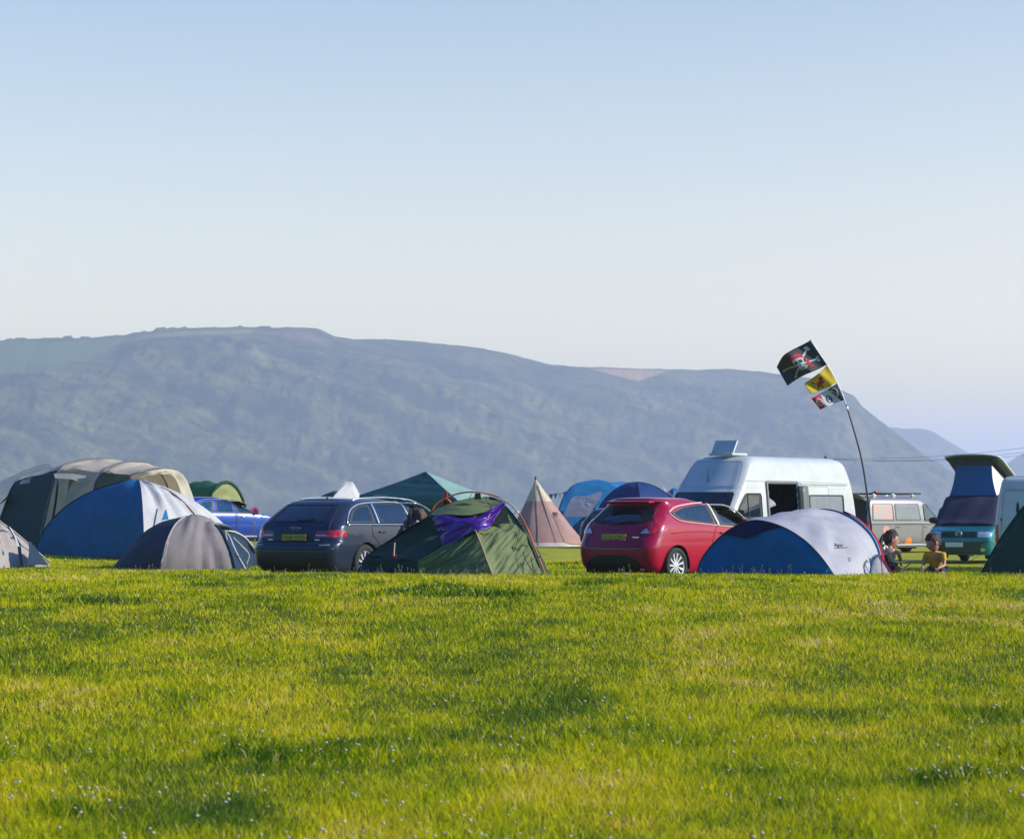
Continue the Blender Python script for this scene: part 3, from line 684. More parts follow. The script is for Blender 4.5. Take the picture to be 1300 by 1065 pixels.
c.window('rear', [(-.58, 1.06), (0, 1.01), (.58, 1.06), (.60, 1.12), (.50, 1.30), (-.50, 1.30), (-.60, 1.12)], M_gdark, 'rear_window', r=.06, border=.05)
q1 = [(.74, 1.22), (.92, 1.11), (1.95, 1.02), (1.88, 1.345), (1.60, 1.36), (1.10, 1.31)]
q2 = [(2.06, 1.01), (3.10, .97), (2.85, 1.12), (2.45, 1.29), (2.2, 1.34), (1.98, 1.35)]
for sd_ in 'RL':
    for q in (q1, q2): c.window(sd_, q, M_glass, 'side_window', r=.07, border=.03)
    c.line('window_trim', sd_, [(.68, 1.225), (.95, 1.325), (1.60, 1.385), (2.05, 1.375), (2.5, 1.305), (2.9, 1.135), (3.18, .955)], mat('cream_trim', (.70, .60, .50), .35), .012, .012, n=50)
    c.line('window_trim', sd_, [(.68, 1.215), (.90, 1.085), (1.5, 1.03), (2.2, .985), (3.18, .945)], mat('cream_trim', (.70, .60, .50), .35), .008, .012, n=50)
    c.line('pillar_trim', sd_, [(2.01, 1.0), (1.93, 1.36)], mat('cream_trim', (.70, .60, .50), .35) if sd_ == 'R' else M_black, .034, .008)
    c.door(sd_, [(1.78, .38), (3.02, .36), (3.12, .94), (2.0, .99), (1.90, .94), (1.78, .62)], (2.14, .87), hm=P_red)
    c.line('body_crease', sd_, [(.60, .87), (1.2, .90), (2.0, .88), (3.2, .84)], P_red, .010, .001, n=40)
mb = MB()
for sg in (1, -1):
    l_ = c.lamp('rear', [(sg * .50, .86), (sg * .76, .86), (sg * .80, 1.02), (sg * .70, 1.04)], M_red, r=.03)
    c.panel('reversing_lamp', 'rear', [(sg * .50, .865), (sg * .68, .87), (sg * .60, .96)], M_lampclear, .014, l_, r=.02, rings=2)
    sd_ = 'R' if sg > 0 else 'L'
    l2 = c.lamp(sd_, [(.27, .88), (.50, .92), (.52, 1.08), (.40, 1.14), (.32, 1.04)], M_red, r=.03)
tg = c.panel('tailgate', 'rear', [(-.56, .66), (.56, .66), (.60, .80), (.46, .85), (.60, .99), (0, .985), (-.60, .99), (-.46, .85), (-.60, .80)], P_red, .004, r=.05)
mb = MB(); mb.tube(c.outline('rear', [(-.57, .64), (.57, .64), (.62, .80), (.48, .85), (.66, 1.06), (.60, 1.12), (.53, 1.34), (-.53, 1.34), (-.60, 1.12), (-.66, 1.06), (-.48, .85), (-.62, .80)], 0, .003), .005, 4, closed=True); mb.build('tailgate_gap', M_black, tg)
c.plate('rear', 0, .80, 'GC62 CXU', parent=tg, off=.02)
mb = MB(); q = c.hit('rear', 0, .925, .012); mb.add([q + Vector((.06 * math.cos(a), 0, .025 * math.sin(a))) for a in np.linspace(0, 2 * math.pi, 24)[:-1]], [tuple(range(23))]); mb.build('oval_badge', mat('badge_blue', (.02, .04, .14), .3), tg, solid=.004)
mb = MB(); q = c.hit('rear', .44, .80, .01); mb.box(q, (.14, .008, .025)); mb.build('model_badge', M_chrome, tg, False)
c.panel('bumper_insert', 'rear', [(-.66, .22), (.66, .22), (.50, .42), (.30, .50), (-.30, .50), (-.50, .42)], M_black, .008, r=.05, rings=3)
c.line('bumper_crease', 'rear', [(-.80, .66), (-.4, .58), (0, .565), (.4, .58), (.80, .66)], P_red, .008, .0, n=40)
mb = MB(); mb.box((0, .52 - c.mid, 1.405), (0.98, .20, .03)); mb.build('spoiler', P_red, c.root, bevel=.014)
c.line('brake_light', 'rear', [(-.15, 1.37), (.15, 1.37)], M_red, .012, .01)
mb = MB(); mb.tube([(-.05, 1.95 - c.mid, 1.485), (-.05, 1.55 - c.mid, 1.69)], [.008, .005], 6); mb.tube([(-.05, 1.55 - c.mid, 1.69), (-.05, 1.535 - c.mid, 1.70)], .012, 6); mb.build('aerial', M_chrome, c.root)
c.mirror(2.86, 1.0, P_red)
c.line('wiper', 'rear', [(0, 1.03), (.30, 1.07)], M_black, .01, .02)
c.seats([2.45, 1.45], .52, top=1.13)
c.finish()

# ---- bright blue car far left, seen from its right flank
P_blue = paint('bright_blue_paint', (0.009, 0.035, 0.27), 0.2, 0.28)
c = Car('family_car', 'bright blue car parked side on behind the small navy and grey tent', 'car',
    [(0.20, .14, 4.20, .80), (0.32, .04, 4.30, .86), (0.50, .0, 4.33, .88), (0.66, .02, 4.30, .88), (0.78, .08, 4.15, .88), (0.88, .13, 3.85, .875), (0.95, .18, 3.45, .86), (1.0, .22, 3.20, .84), (1.08, .30, 3.02, .80), (1.2, .42, 2.75, .745), (1.33, .56, 2.42, .685), (1.40, .68, 2.2, .64), (1.44, .85, 2.0, .58)],
    52, (0.8, 4.1), 364, 71.0, P_blue, dict(r=0.32, pos=[(.85, .32), (3.48, .32)], spokes=5, sw=.2), rr=.26, rf=.4, br=.08, bf=.26, taper=.06, arch_r=.36, z_add=.05)
for sd_ in 'RL':
    for q in ([(.82, 1.08), (1.55, 1.02), (1.62, 1.36), (1.25, 1.34)], [(1.66, 1.02), (2.25, 1.0), (2.22, 1.36), (1.70, 1.365)], [(2.33, 1.0), (3.12, .97), (2.75, 1.2), (2.45, 1.33), (2.3, 1.35)]): c.window(sd_, q, M_glass, 'side_window', r=.05, border=.03)
    c.line('window_chrome', sd_, [(.80, 1.02), (2.0, .985), (3.2, .955)], mat('trim_grey', (.30, .31, .34), .5), .009, .012, n=40)
    c.line('window_chrome', sd_, [(.78, 1.10), (1.2, 1.36), (1.7, 1.39), (2.3, 1.375), (2.8, 1.21), (3.2, .96)], mat('trim_grey', (.30, .31, .34), .5), .008, .012, n=40)
    c.door(sd_, [(1.2, .66), (1.42, .36), (2.28, .36), (2.3, .97), (1.15, .99)], (1.45, .88), hm=M_chrome); c.door(sd_, [(2.31, .36), (3.15, .36), (3.2, .93), (2.32, .97)], (2.52, .88), hm=M_chrome)
    c.line('sill_trim', sd_, [(1.3, .30), (3.0, .30)], mat('trim_grey', (.30, .31, .34), .5), .03, .01)
c.mirror(2.98, 1.0, P_blue); c.seats([2.5, 1.6], .52, top=1.13)
for sg in (1, -1): c.lamp('front', [(sg * .42, .66), (sg * .78, .68), (sg * .80, .80), (sg * .45, .76)], M_lampclear, 'headlight')
c.window('rear', [(-.55, 1.04), (.55, 1.04), (.48, 1.30), (-.48, 1.30)], M_gdark, 'rear_window')
c.window('front', [(-.66, 1.02), (.66, 1.02), (.56, 1.34), (-.56, 1.34)], M_glass, 'windscreen')
c.finish()

# ---- dark car half hidden behind the red one
P_blk = paint('blue_black_paint', (0.012, 0.018, 0.034), 0.4, 0.3)
c = Car('small_car', 'dark blue black car mostly hidden behind the red hatchback', 'car',
    [(0.20, .14, 3.95, .78), (0.32, .04, 4.05, .83), (0.50, .0, 4.10, .85), (0.70, .02, 4.05, .85), (0.85, .08, 3.75, .85), (0.98, .16, 3.3, .84), (1.05, .22, 3.0, .80), (1.2, .36, 2.7, .74), (1.34, .5, 2.4, .68), (1.42, .62, 2.1, .63), (1.46, .8, 1.9, .56)],
    38, (-.85, .3), 737, 82.0, P_blk, dict(r=0.32, pos=[(.80, .32), (3.3, .32)], spokes=7), rr=.26, rf=.4, br=.08, bf=.26, taper=.06, arch_r=.36, z_add=.0)
c.window('rear', [(-.56, 1.04), (.56, 1.04), (.48, 1.34), (-.48, 1.34)], M_gdark, 'rear_window')
for sd_ in 'RL': c.window(sd_, [(1.0, 1.05), (2.1, 1.02), (2.1, 1.36), (1.3, 1.36)], M_glass, 'side_window'); c.window(sd_, [(2.2, 1.02), (3.0, 1.0), (2.4, 1.34), (2.2, 1.36)], M_glass, 'side_window')
for sg in (1, -1): c.lamp('rear', [(sg * .55, .84), (sg * .80, .84), (sg * .78, 1.0), (sg * .62, 1.0)], M_red)
c.plate('rear', 0, .72, ''); c.seats([2.45, 1.45], .52, top=1.13)
c.finish()

# ---- white high-roof van with its sliding door open
P_white = paint('white_van_paint', (0.50, 0.51, 0.50), 0.0, 0.35, c2=(0.44, 0.45, 0.43))
c = Car('panel_van', 'white high roof van with sliding side door and roof hatch open', 'van',
    [(0.25, -1.0, 5.50, .92), (0.42, -1.08, 5.58, .98), (0.80, -1.1, 5.60, 1.0), (1.00, -1.1, 5.50, 1.0), (1.14, -1.1, 5.25, 1.0), (1.24, -1.09, 4.98, .995), (1.40, -1.08, 4.80, .985), (1.65, -1.05, 4.58, .965), (1.90, -1.0, 4.38, .945), (1.98, -.98, 4.30, .935), (2.04, -.97, 4.26, .93), (2.25, -.90, 4.08, .90), (2.45, -.82, 3.92, .865), (2.60, -.74, 3.80, .82), (2.68, -.64, 3.72, .76), (2.72, -.5, 3.6, .70)],
    218.5, (-.78, 4.2), 933, 54.5, P_white, dict(r=0.35, pos=[(.05, .35), (4.55, .35)], spokes=6, sw=.16), rr=.18, rf=.30, br=.02, bf=.18, taper=.025, arch_r=.41, crown=.05)
c.window('front', [(-.86, 1.27), (.86, 1.27), (.80, 1.90), (-.80, 1.90)], M_gdark, 'windscreen', r=.07, border=.08)
c.window('L', [(3.36, 1.30), (4.42, 1.30), (4.28, 1.58), (3.98, 1.87), (3.36, 1.87)], M_glass, 'cab_window', trim=M_black, r=.06)
c.window('R', [(3.36, 1.30), (4.42, 1.30), (4.28, 1.58), (3.98, 1.87), (3.36, 1.87)], M_glass, 'cab_window', trim=M_black, r=.06)
c.line('quarter_bar', 'L', [(3.92, 1.30), (3.92, 1.86)], M_black, .014, .01)
c.window('L', [(-.36, 1.22), (1.22, 1.22), (1.22, 1.84), (-.36, 1.84)], mat('smoked_panel_glass', (.20, .215, .235), .35, coat=.3), 'side_window', trim=M_black, r=.05)
c.holes.append(('L', [(1.72, .40), (3.06, .40), (3.06, 2.12), (1.72, 2.12)]))
mb = MB(); mb.tube(c.outline('L', [(1.70, .38), (3.08, .38), (3.08, 2.14), (1.70, 2.14)], 0, .0, .05), .045, 6, closed=True); mb.build('door_frame', mat('frame_grey', (.16, .16, .16), .5), c.root)
c.line('door_rail', 'L', [(-.6, 2.10), (1.6, 2.12)], P_white, .02, .01)
dd = c.door('L', [(.30, .42), (1.64, .42), (1.64, 2.06), (.30, 2.06)], (1.45, 1.05), hm=M_black, name='sliding_door')
k = MB(); k.grid([[c.hit('L', a, b, .10) for b in np.linspace(.42, 2.06, 12)] for a in (1.42, 1.72)]); k.grid([[c.hit('L', 1.72, b, o_) for b in np.linspace(.42, 2.06, 12)] for o_ in (.10, -.02)]); k.build('door_edge', mat('door_edge_grey', (.12, .13, .13), .5), dd, solid=.02)
c.door('L', [(3.28, .46), (4.0, .46), (4.40, .86), (4.55, 1.24), (3.28, 1.24)], (3.45, 1.08), hm=M_black)
c.line('side_crease', 'L', [(-.7, 2.13), (1.4, 2.17), (3.9, 2.17)], P_white, .012, .004, n=30)
c.line('side_rub_strip', 'L', [(-.5, .62), (1.6, .62)], M_black, .03, .01, n=30)
# a lined load space seen through the doorway
mb = MB(); y0, y1 = -.4 - c.mid, 3.3 - c.mid
mb.grid([[(.80, y, z) for z in (.45, 2.3)] for y in (y0, y1)]); mb.grid([[(x, y, .45) for x in (-.9, .8)] for y in (y0, y1)]); mb.grid([[(x, y1 + .02, z) for z in (.45, 2.25)] for x in (-.78, .78)]); mb.grid([[(x, y0 + .1, z) for z in (.45, 2.2)] for x in (-.75, .75)]); mb.grid([[(x, y, 2.30) for x in (-.72, .72)] for y in (y0, y1)])
mb.build('load_space_lining', M_dark, c.root, False)
mb = MB(); mb.box((.1, 2.6 - c.mid, .80), (.9, .6, .5)); mb.box((.3, 1.3 - c.mid, .95), (.9, 1.2, .8)); mb.build('fitted_unit', mat('unit_brown', (.06, .045, .035), .8), c.root, bevel=.02)
mb = MB(); mb.grid([[(-.55 + .1 * math.sin(v * 5), 2.35 - c.mid + u * .28 - v * .10, 1.95 - v * .35 - .06 * u) for u in np.linspace(0, 1, 6)] for v in np.linspace(0, 1, 8)]); mb.build('hanging_towel', mat('towel_grey', (.30, .31, .33), .9), c.root, solid=.02)
# roof hatch raised, hinge line across the roof
mb = MB(); hy = 3.35 - c.mid
mb.box((-.05, hy + .02, 2.80), (.66, .66, .06)); ho_ = mb.build('roof_hatch_frame', P_white, c.root, bevel=.02)
mb = MB(); a_ = R(58)
def hp(u, v, t): return (u * .86 - .05, hy + .28 - math.cos(a_) * v - math.sin(a_) * t, 2.84 + math.sin(a_) * v - math.cos(a_) * t)
mb.add([hp(-.36, 0, 0), hp(.36, 0, 0), hp(.36, .35, 0), hp(-.36, .35, 0), hp(-.36, 0, .05), hp(.36, 0, .05), hp(.36, .35, .05), hp(-.36, .35, .05)], [(0, 1, 2, 3), (7, 6, 5, 4), (0, 4, 5, 1), (1, 5, 6, 2), (2, 6, 7, 3), (3, 7, 4, 0)])
mb.build('roof_hatch_lid', P_white, ho_, False, bevel=.012)
for sg in (1, -1): c.lamp('front', [(sg * .58, .78), (sg * .92, .84), (sg * .92, 1.06), (sg * .66, 1.02)], M_lampclear, 'headlight')
c.panel('grille', 'front', [(-.5, .72), (.5, .72), (.55, .92), (-.55, .92)], M_black, .01, rings=2)
c.panel('bumper', 'front', [(-.95, .32), (.95, .32), (.95, .62), (-.95, .62)], M_black, .01, rings=3)
mb = MB(); mb.tube(c.outline('front', [(-.80, 2.05), (.80, 2.05), (.68, 2.62), (-.68, 2.62)], 0, .0, .10), .006, 5, closed=True); mb.build('roof_cap_seam', mat('seam_grey', (.35, .36, .37), .6), c.root)
mb = MB(); q = c.hit('front', .0, 2.18, .01); mb.tube([q, q + Vector((-.02, .04, .02))], .02, 6); mb.tube([q + Vector((0, .0, .02)), q + Vector((-.03, .03, .30))], .009, 5); mb.build('cab_aerial', M_black, c.root)
for sg in (1, -1): c.line('wiper', 'front', [(sg * .1, 1.26), (sg * .1 + .5, 1.34)], M_black, .012, .02)
c.mirror(4.52, 1.38, M_black, sz=1.25); c.seats([3.7], .85, top=1.55)
c.finish()

# ---- silver van with orange lettering and roof rack
P_silver = paint('silver_grey_paint', (0.225, 0.20, 0.21), 0.3, 0.35)
c = Car('camper_van', 'silver grey van with faded orange panels, roof bars and its tailgate raised', 'van',
    [(0.22, .06, 4.80, .88), (0.45, .0, 4.88, .94), (0.75, .0, 4.87, .95), (0.93, .02, 4.70, .95), (1.03, .03, 4.45, .95), (1.10, .04, 4.15, .945), (1.2, .05, 3.98, .94), (1.45, .09, 3.68, .905), (1.7, .15, 3.38, .865), (1.85, .21, 3.15, .81), (1.92, .30, 2.95, .74), (1.95, .42, 2.8, .66)],
    50.5, (0.90, .12), 1103, 80.5, P_silver, dict(r=0.33, pos=[(1.0, .33), (4.0, .33)], spokes=5, sw=.2), rr=.16, rf=.35, br=.03, bf=.2, taper=.03, arch_r=.41, z_add=-.02)
c.window('rear', [(-.78, 1.12), (.78, 1.12), (.72, 1.78), (-.72, 1.78)], M_gdark, 'rear_window')
tint = mat('frosted_grey_glass', (.075, .072, .08), .3, coat=.4, c2=(.14, .135, .14), scale=1.4)
tinto = mat('orange_lettered_panel', (.50, .22, .17), .5, c2=(.30, .28, .27), scale=2.6, detail=1, stretch=(1, 1, 1.8))
c.window('R', [(.28, 1.16), (1.35, 1.15), (1.35, 1.72), (.36, 1.72)], tinto, 'side_window', r=.05)
c.window('R', [(1.45, 1.15), (2.75, 1.15), (2.68, 1.72), (1.45, 1.72)], tint, 'side_window', r=.05)
c.window('R', [(2.95, 1.14), (3.95, 1.12), (3.62, 1.42), (3.35, 1.66), (2.95, 1.70)], M_glass, 'cab_window', trim=M_black, r=.06)
c.line('side_crease', 'R', [(.15, 1.02), (2.2, 1.02), (4.2, 1.0)], M_black, .012, .004, n=40)
c.line('sill_strip', 'R', [(1.5, .30), (3.55, .30)], M_lampclear, .03, .01, n=30)
c.panel('orange_disc', 'R', [(.95 + .17 * math.cos(a), .82 + .15 * math.sin(a)) for a in np.linspace(0, 2 * math.pi, 14)[:-1]], mat('disc_orange', (.60, .26, .18), .5), .006, r=.02)
c.panel('orange_patch', 'R', [(1.9, .28), (2.3, .28), (2.25, .55), (2.0, .55)], mat('patch_orange', (.75, .20, .02), .5), .006, r=.04)
c.door('R', [(1.42, .40), (2.78, .40), (2.80, 1.0), (1.42, 1.0)], (1.6, .92), name='sliding_door'); c.door('R', [(2.85, .40), (3.55, .62), (4.05, 1.0), (2.85, 1.0)], (3.0, .92))
mb = MB()
for x in (-.62, .62): mb.tube([(x, .5 - c.mid, 2.07), (x, 3.1 - c.mid, 2.07)], .03, 6)
for y in (.7, 1.7, 2.7):
    mb.tube([(-.75, y - c.mid, 2.05), (.75, y - c.mid, 2.05)], .025, 6)
mb.build('roof_rack', M_black, c.root)
mb = MB()
for y in (.7, 1.7, 2.7):
    for x in (-.62, .62): mb.box((x, y - c.mid, 2.0), (.08, .16, .12))
mb.build('rack_foot', M_chrome, c.root, bevel=.01)
mb = MB(); mb.box((.55, .9 - c.mid, 2.10), (.12, .2, .10)); mb.build('red_strap', mat('strap_red', (.5, .02, .03), .7), c.root, bevel=.01)
for sg in (1, -1): c.lamp('rear', [(sg * .84, .75), (sg * .91, .75), (sg * .91, 1.15), (sg * .84, 1.15)], M_red)
c.panel('open_tail', 'rear', [(-.86, .5), (.86, .5), (.80, 1.86), (-.80, 1.86)], M_dark, .012, r=.08)
mb = MB(); mb.tube([(.80, .14 - c.mid, 1.83), (.5, -.35 - c.mid, 2.03), (-.5, -.35 - c.mid, 2.03), (-.80, .14 - c.mid, 1.83)], .03, 6); mb.grid([[(x, .14 - c.mid + v * -.5, 1.86 + v * .2) for v in (0, 1)] for x in (-.78, .78)]); mb.build('raised_tailgate', P_silver, c.root, solid=.03)
c.mirror(3.9, 1.15, P_silver, sz=1.2); c.seats([3.2], .85, top=1.5)
c.finish()

# ---- teal camper with its pop-up roof raised
P_teal = paint('teal_paint', (0.015, 0.19, 0.22), 0.35, 0.3)
c = Car('pop_top_camper', 'teal camper van with pop up roof raised and navy cover over its windscreen', 'van',
    [(0.25, .08, 4.68, .86), (0.42, .02, 4.76, .91), (0.72, .0, 4.78, .92), (0.90, .0, 4.68, .92), (1.00, .01, 4.45, .92), (1.10, .02, 4.10, .915), (1.18, .03, 3.92, .91), (1.45, .08, 3.66, .87), (1.7, .14, 3.40, .83), (1.83, .20, 3.2, .79), (1.90, .3, 3.0, .73)],
    205, (0.88, 4.6), 1180, 66.5, P_teal, dict(r=0.33, pos=[(.95, .33), (3.9, .33)], spokes=5, sw=.2), rr=.16, rf=.22, br=.02, bf=.10, taper=.03, arch_r=.40, z_add=.0)
c.window('front', [(-.80, 1.14), (.80, 1.14), (.72, 1.78), (-.72, 1.78)], M_gdark, 'windscreen')
mb = MB(); mb.grid([[c.hit('front', x, z, .05 + .012 * math.sin(x * 9 + z * 5)) for z in np.linspace(1.06, 1.90, 14)] for x in np.linspace(-.84, .84, 24)])
mb.grid([[c.hit('L', y, z, .03) for z in np.linspace(1.16, 1.80, 10)] for y in np.linspace(3.0, 3.95 , 8)]) if False else None
mb.build('windscreen_cover', mat('cover_navy', (.012, .015, .05), .85, bump=.3, bscale=8), c.root, solid=.012)
mb = MB(); mb.grid([[c.hit('L', 3.05 + (.80 - .58 * v) * u, 1.14 + .62 * v, .04) for v in np.linspace(0, 1, 8)] for u in np.linspace(0, 1, 8)]); mb.build('side_window_cover', mat('cover_sunlit', (.16, .10, .15), .85), c.root, solid=.012)  # sunlit side of the navy cover, its light put into the colour
for sg in (1, -1):
    l_ = c.lamp('front', [(sg * .52, .74), (sg * .86, .74), (sg * .86, .90), (sg * .52, .89)], M_lampclear, 'headlight')
    c.lamp('front', [(sg * .55, .36), (sg * .72, .36), (sg * .72, .44), (sg * .55, .44)], M_lampclear, 'fog_lamp')
    c.line('wiper', 'front', [(sg * .1, 1.12), (sg * .1 + .4, 1.16)], M_black, .012, .02)
gr = c.panel('grille', 'front', [(-.50, .73), (.50, .73), (.50, .90), (-.50, .90)], M_black, .012, rings=2)
for z in (.76, .81, .86): c.line('grille_bar', 'front', [(-.48, z), (.48, z)], mat('grille_teal', (.01, .05, .06), .5), .009, .016, gr)
mb = MB(); q = c.hit('front', 0, .82, .03); ring_ = [q + Vector((.085 * math.cos(a), .0, .085 * math.sin(a))) for a in np.linspace(0, 2 * math.pi, 24)[:-1]]; mb.tube(ring_, .009, 5, closed=True)
mb.tube([q + Vector((sx_ * 1, .0, sz_)) for sx_, sz_ in ((-.035, .075), (0, .005), (.035, .075))], .008, 5); mb.tube([q + Vector((sx_, .0, sz_)) for sx_, sz_ in ((-.065, .05), (-.03, -.065), (0, .0), (.03, -.065), (.065, .05))], .008, 5); mb.build('round_badge', M_chrome, gr)
c.panel('bumper', 'front', [(-.90, .28), (.90, .28), (.90, .62), (-.90, .62)], mat('bumper_dark_teal', (.012, .05, .06), .5), .012, rings=3)
c.plate('front', .12, .54, '', M_plate_w, w_=.50, h_=.13, off=.05)
# roof: slab hinged at the rear, raised in front, blue canvas below
W_roof = mat('pop_roof_shell', (.62, .63, .62), .45); M_under = mat('roof_underside', (.055, .055, .05), .8)
yF, yB = 3.10 - c.mid, .35 - c.mid; zF, zB = 3.02, 2.08; rt = empty('pop_up_roof', (0, 0, 0), 0, None, None); rt.parent = c.root
def slab(off, grow, u, v):      # u across -1..1, v front 0 .. rear 1
    hw_ = (.80 + grow) * (1 - .10 * abs(v - .5)); y = yF + .32 + (yB - yF - .32) * v; z = zF + (zB - zF) * v + .05 + off - .07 * abs(u) ** 3 - (.05 if v < .02 else 0); return (u * hw_, y - .10 * u * u * (1 - v), z)
us = np.linspace(-1, 1, 13); vs_ = np.linspace(0, 1, 9)
mb = MB(); mb.grid([[slab(.05, .03, u, v) for v in vs_] for u in us]); mb.build('roof_shell', W_roof, rt, solid=.03)
mb = MB(); mb.grid([[slab(.0, .0, u, v) for v in vs_] for u in us]); mb.build('roof_lining', M_under, rt, solid=.02)
def canv(hw1, hw0, y1, y0, z1, z0, n_=10):
    rows = []
    for t in np.linspace(0, 1, n_):
        h1, y_, z_ = hw0 + (hw1 - hw0) * t, y0 + (y1 - y0) * t, z0 + (z1 - z0) * t
        rows.append((h1 * (1 - .06 * math.sin(math.pi * t)), y_, z_))
    return rows
Cv = mat('canvas_blue', (.012, .10, .30), .85, bump=.3, bscale=5); rows = canv(.52, .68, yF - .02, yF + .05, zF - .25, 1.92)
mb = MB(); mb.grid([[(h1 * u, y_ + .03 * (1 - u * u), z_) for u in np.linspace(-1, 1, 14)] for h1, y_, z_ in rows]); mb.build('front_canvas', Cv, rt)
mb = MB(); mb.grid([[(.52 * u * 1.04, yF - .02 + .03 * (1 - u * u), zF - .26 + t * .30) for u in np.linspace(-1, 1, 14)] for t in (0, .5, 1)]); mb.build('canvas_window_flap', mat('flap_dark', (.05, .06, .07), .8), rt)
for sg in (1, -1):
    mb = MB(); g_ = []
    for h1, y_, z_ in rows: g_.append([(sg * (h1 + (.62 - h1) * u), y_ + (yB - y_) * u, z_ + ((zB - .02 if z_ > 2.2 else 1.92) - z_) * u) for u in np.linspace(0, 1, 8)])
    mb.grid(g_); mb.build('side_canvas', mat('canvas_pale', (.72, .72, .70), .85, trans=.15), rt)
c.mirror(3.82, 1.18, M_black, sz=1.2)
c.finish()

# ---- white van at the right edge, rear doors towards the camera
c = Car('delivery_van', 'white van seen from behind at right edge, dark bird shape on rear door', 'van',
    [(0.30, .05, 5.2, .90), (0.5, .0, 5.3, .96), (0.9, .0, 5.3, .98), (1.1, .01, 5.0, .98), (1.3, .03, 4.6, .97), (1.8, .10, 4.2, .92), (2.05, .16, 3.9, .88), (2.2, .20, 3.8, .85), (2.28, .26, 3.7, .80), (2.32, .36, 3.6, .74)],
    22, (-.96, .15), 1264, 57.3, P_white, dict(r=0.35, pos=[(1.05, .35), (4.2, .35)], spokes=6), rr=.10, rf=.4, br=.02, bf=.2, taper=.02, arch_r=.41, crown=.05)
c.door('rear', [(-.82, .50), (-.02, .50), (-.02, 1.98), (-.76, 1.98)], name='rear_door'); c.door('rear', [(.82, .50), (.02, .50), (.02, 1.98), (.76, 1.98)], name='rear_door')
for sg in (1, -1):
    l_ = c.lamp('rear', [(sg * .86, .72), (sg * .965, .72), (sg * .96, 1.16), (sg * .87, 1.16)], M_red, r=.02)
    c.panel('lamp_lens', 'rear', [(sg * .875, .50), (sg * .955, .50), (sg * .955, .70), (sg * .875, .70)], M_lampclear, .01, l_, r=.02, rings=2)
c.window('R', [(3.35, 1.22), (4.35, 1.22), (4.05, 1.68), (3.35, 1.72)], M_glass, 'cab_window', r=.06); c.window('front', [(-.78, 1.32), (.78, 1.32), (.72, 1.85), (-.72, 1.85)], M_gdark, 'windscreen', r=.06)
c.door('R', [(3.25, .5), (3.7, .5), (4.5, 1.15), (3.25, 1.15)], (3.4, 1.05)); c.door('R', [(1.9, .5), (3.15, .5), (3.15, 2.0), (1.9, 2.0)], (3.0, 1.05), name='sliding_door'); c.line('side_rub_strip', 'R', [(1.6, .62), (3.6, .62)], M_black, .03, .01)
c.line('roof_seam', 'rear', [(-.74, 2.02), (.74, 2.02)], mat('seam_grey', (.35, .36, .37), .6), .008, .003)
mb = MB(); bird = [(-.04, -.24), (.02, -.10), (-.03, .02), (-.02, .20), (.0, .26), (.03, .20), (.05, .05), (.10, .02), (.12, .08), (.15, .04), (.14, -.08), (.10, -.20), (.04, -.25), (.02, -.32)]
mb.add([c.hit('rear', -.42 + a, 1.46 + b, .012) for a, b in bird], [tuple(range(len(bird)))]); mb.build('bird_patch', mat('patch_navy', (.008, .012, .03), .6), c.root, False, solid=.004)  # flat dark patch with a bird outline
c.line('door_hinge', 'rear', [(-.80, 1.25), (-.80, 1.32)], M_black, .018, .01); c.line('door_hinge', 'rear', [(-.84, .75), (-.84, .82)], M_black, .018, .01)
c.panel('bumper', 'rear', [(-.92, .33), (.92, .33), (.92, .46), (-.92, .46)], M_black, .02, rings=2)
c.finish()

# ================================================================== tents
def fab(name, c, trans=0.18, c2=None, rough=0.75): return mat(name, c, rough, c2=c2 or tuple(v * 0.85 for v in c), scale=3.0, bump=0.35, bscale=9, trans=trans, spec=0.25)
F_navy = fab('fabric_navy', (0.012, 0.032, 0.062), .06)
F_blue = fab('fabric_royal_blue', (0.010, 0.125, 0.27), .10)
F_sky = fab('fabric_bright_blue', (0.008, 0.16, 0.42), .25)
F_grey = fab('fabric_warm_grey', (0.215, 0.185, 0.18), .10)
F_lgrey = fab('fabric_pale_grey', (0.40, 0.355, 0.33), .2)
F_white = fab('fabric_white', (0.57, 0.555, 0.55), .2)
F_beige = fab('fabric_beige', (0.55, 0.47, 0.36), .2)
F_teal = fab('fabric_dark_teal', (0.008, 0.045, 0.055), .08)
F_green = fab('fabric_moss_green', (0.165, 0.20, 0.085), .15, c2=(0.125, 0.16, 0.065))
F_dgreen = fab('fabric_dark_green', (0.012, 0.055, 0.028), .08)
F_mint = fab('fabric_gazebo_green', (0.03, 0.16, 0.13), .25)
M_pole = mat('pole_grey', (.10, .10, .11), .4)
M_porange = mat('pole_orange', (.62, .15, .035), .4, c2=(.40, .09, .02))
M_cord = mat('guy_cord', (.30, .28, .24), .8)
def resample(pts, n): return cr_pts(pts, n)
def wrinkle(rows, amp, fu=3.0, fv=14.0, seed=0, sag=0.0, ridge=True, skew=0.0):
    'push a grid of points in and out along its own normals: folds that run along u (rows)'
    nu, nv = len(rows), len(rows[0]); out = [[None] * nv for _ in range(nu)]
    for i in range(nu):
        for j in range(nv):
            a = Vector(rows[min(i + 1, nu - 1)][j]) - Vector(rows[max(i - 1, 0)][j]); b = Vector(rows[i][min(j + 1, nv - 1)]) - Vector(rows[i][max(j - 1, 0)])
            nr = a.cross(b)
            if nr.length > 1e-9: nr.normalize()
            u, v = i / (nu - 1), j / (nv - 1); env = min(1, 5 * min(u, 1 - u)) if ridge else 1
            f = float(fbm(u * fu + seed * 3.7, v * fv + skew * u + seed * 1.3, 4)) - 0.5; f = (abs(f) ** 0.8) * (1 if f > 0 else -1)
            w_ = amp * f * env * 4.2 - sag * math.sin(math.pi * u) * math.sin(math.pi * min(1, v))
            out[i][j] = Vector(rows[i][j]) + nr * w_
    return out
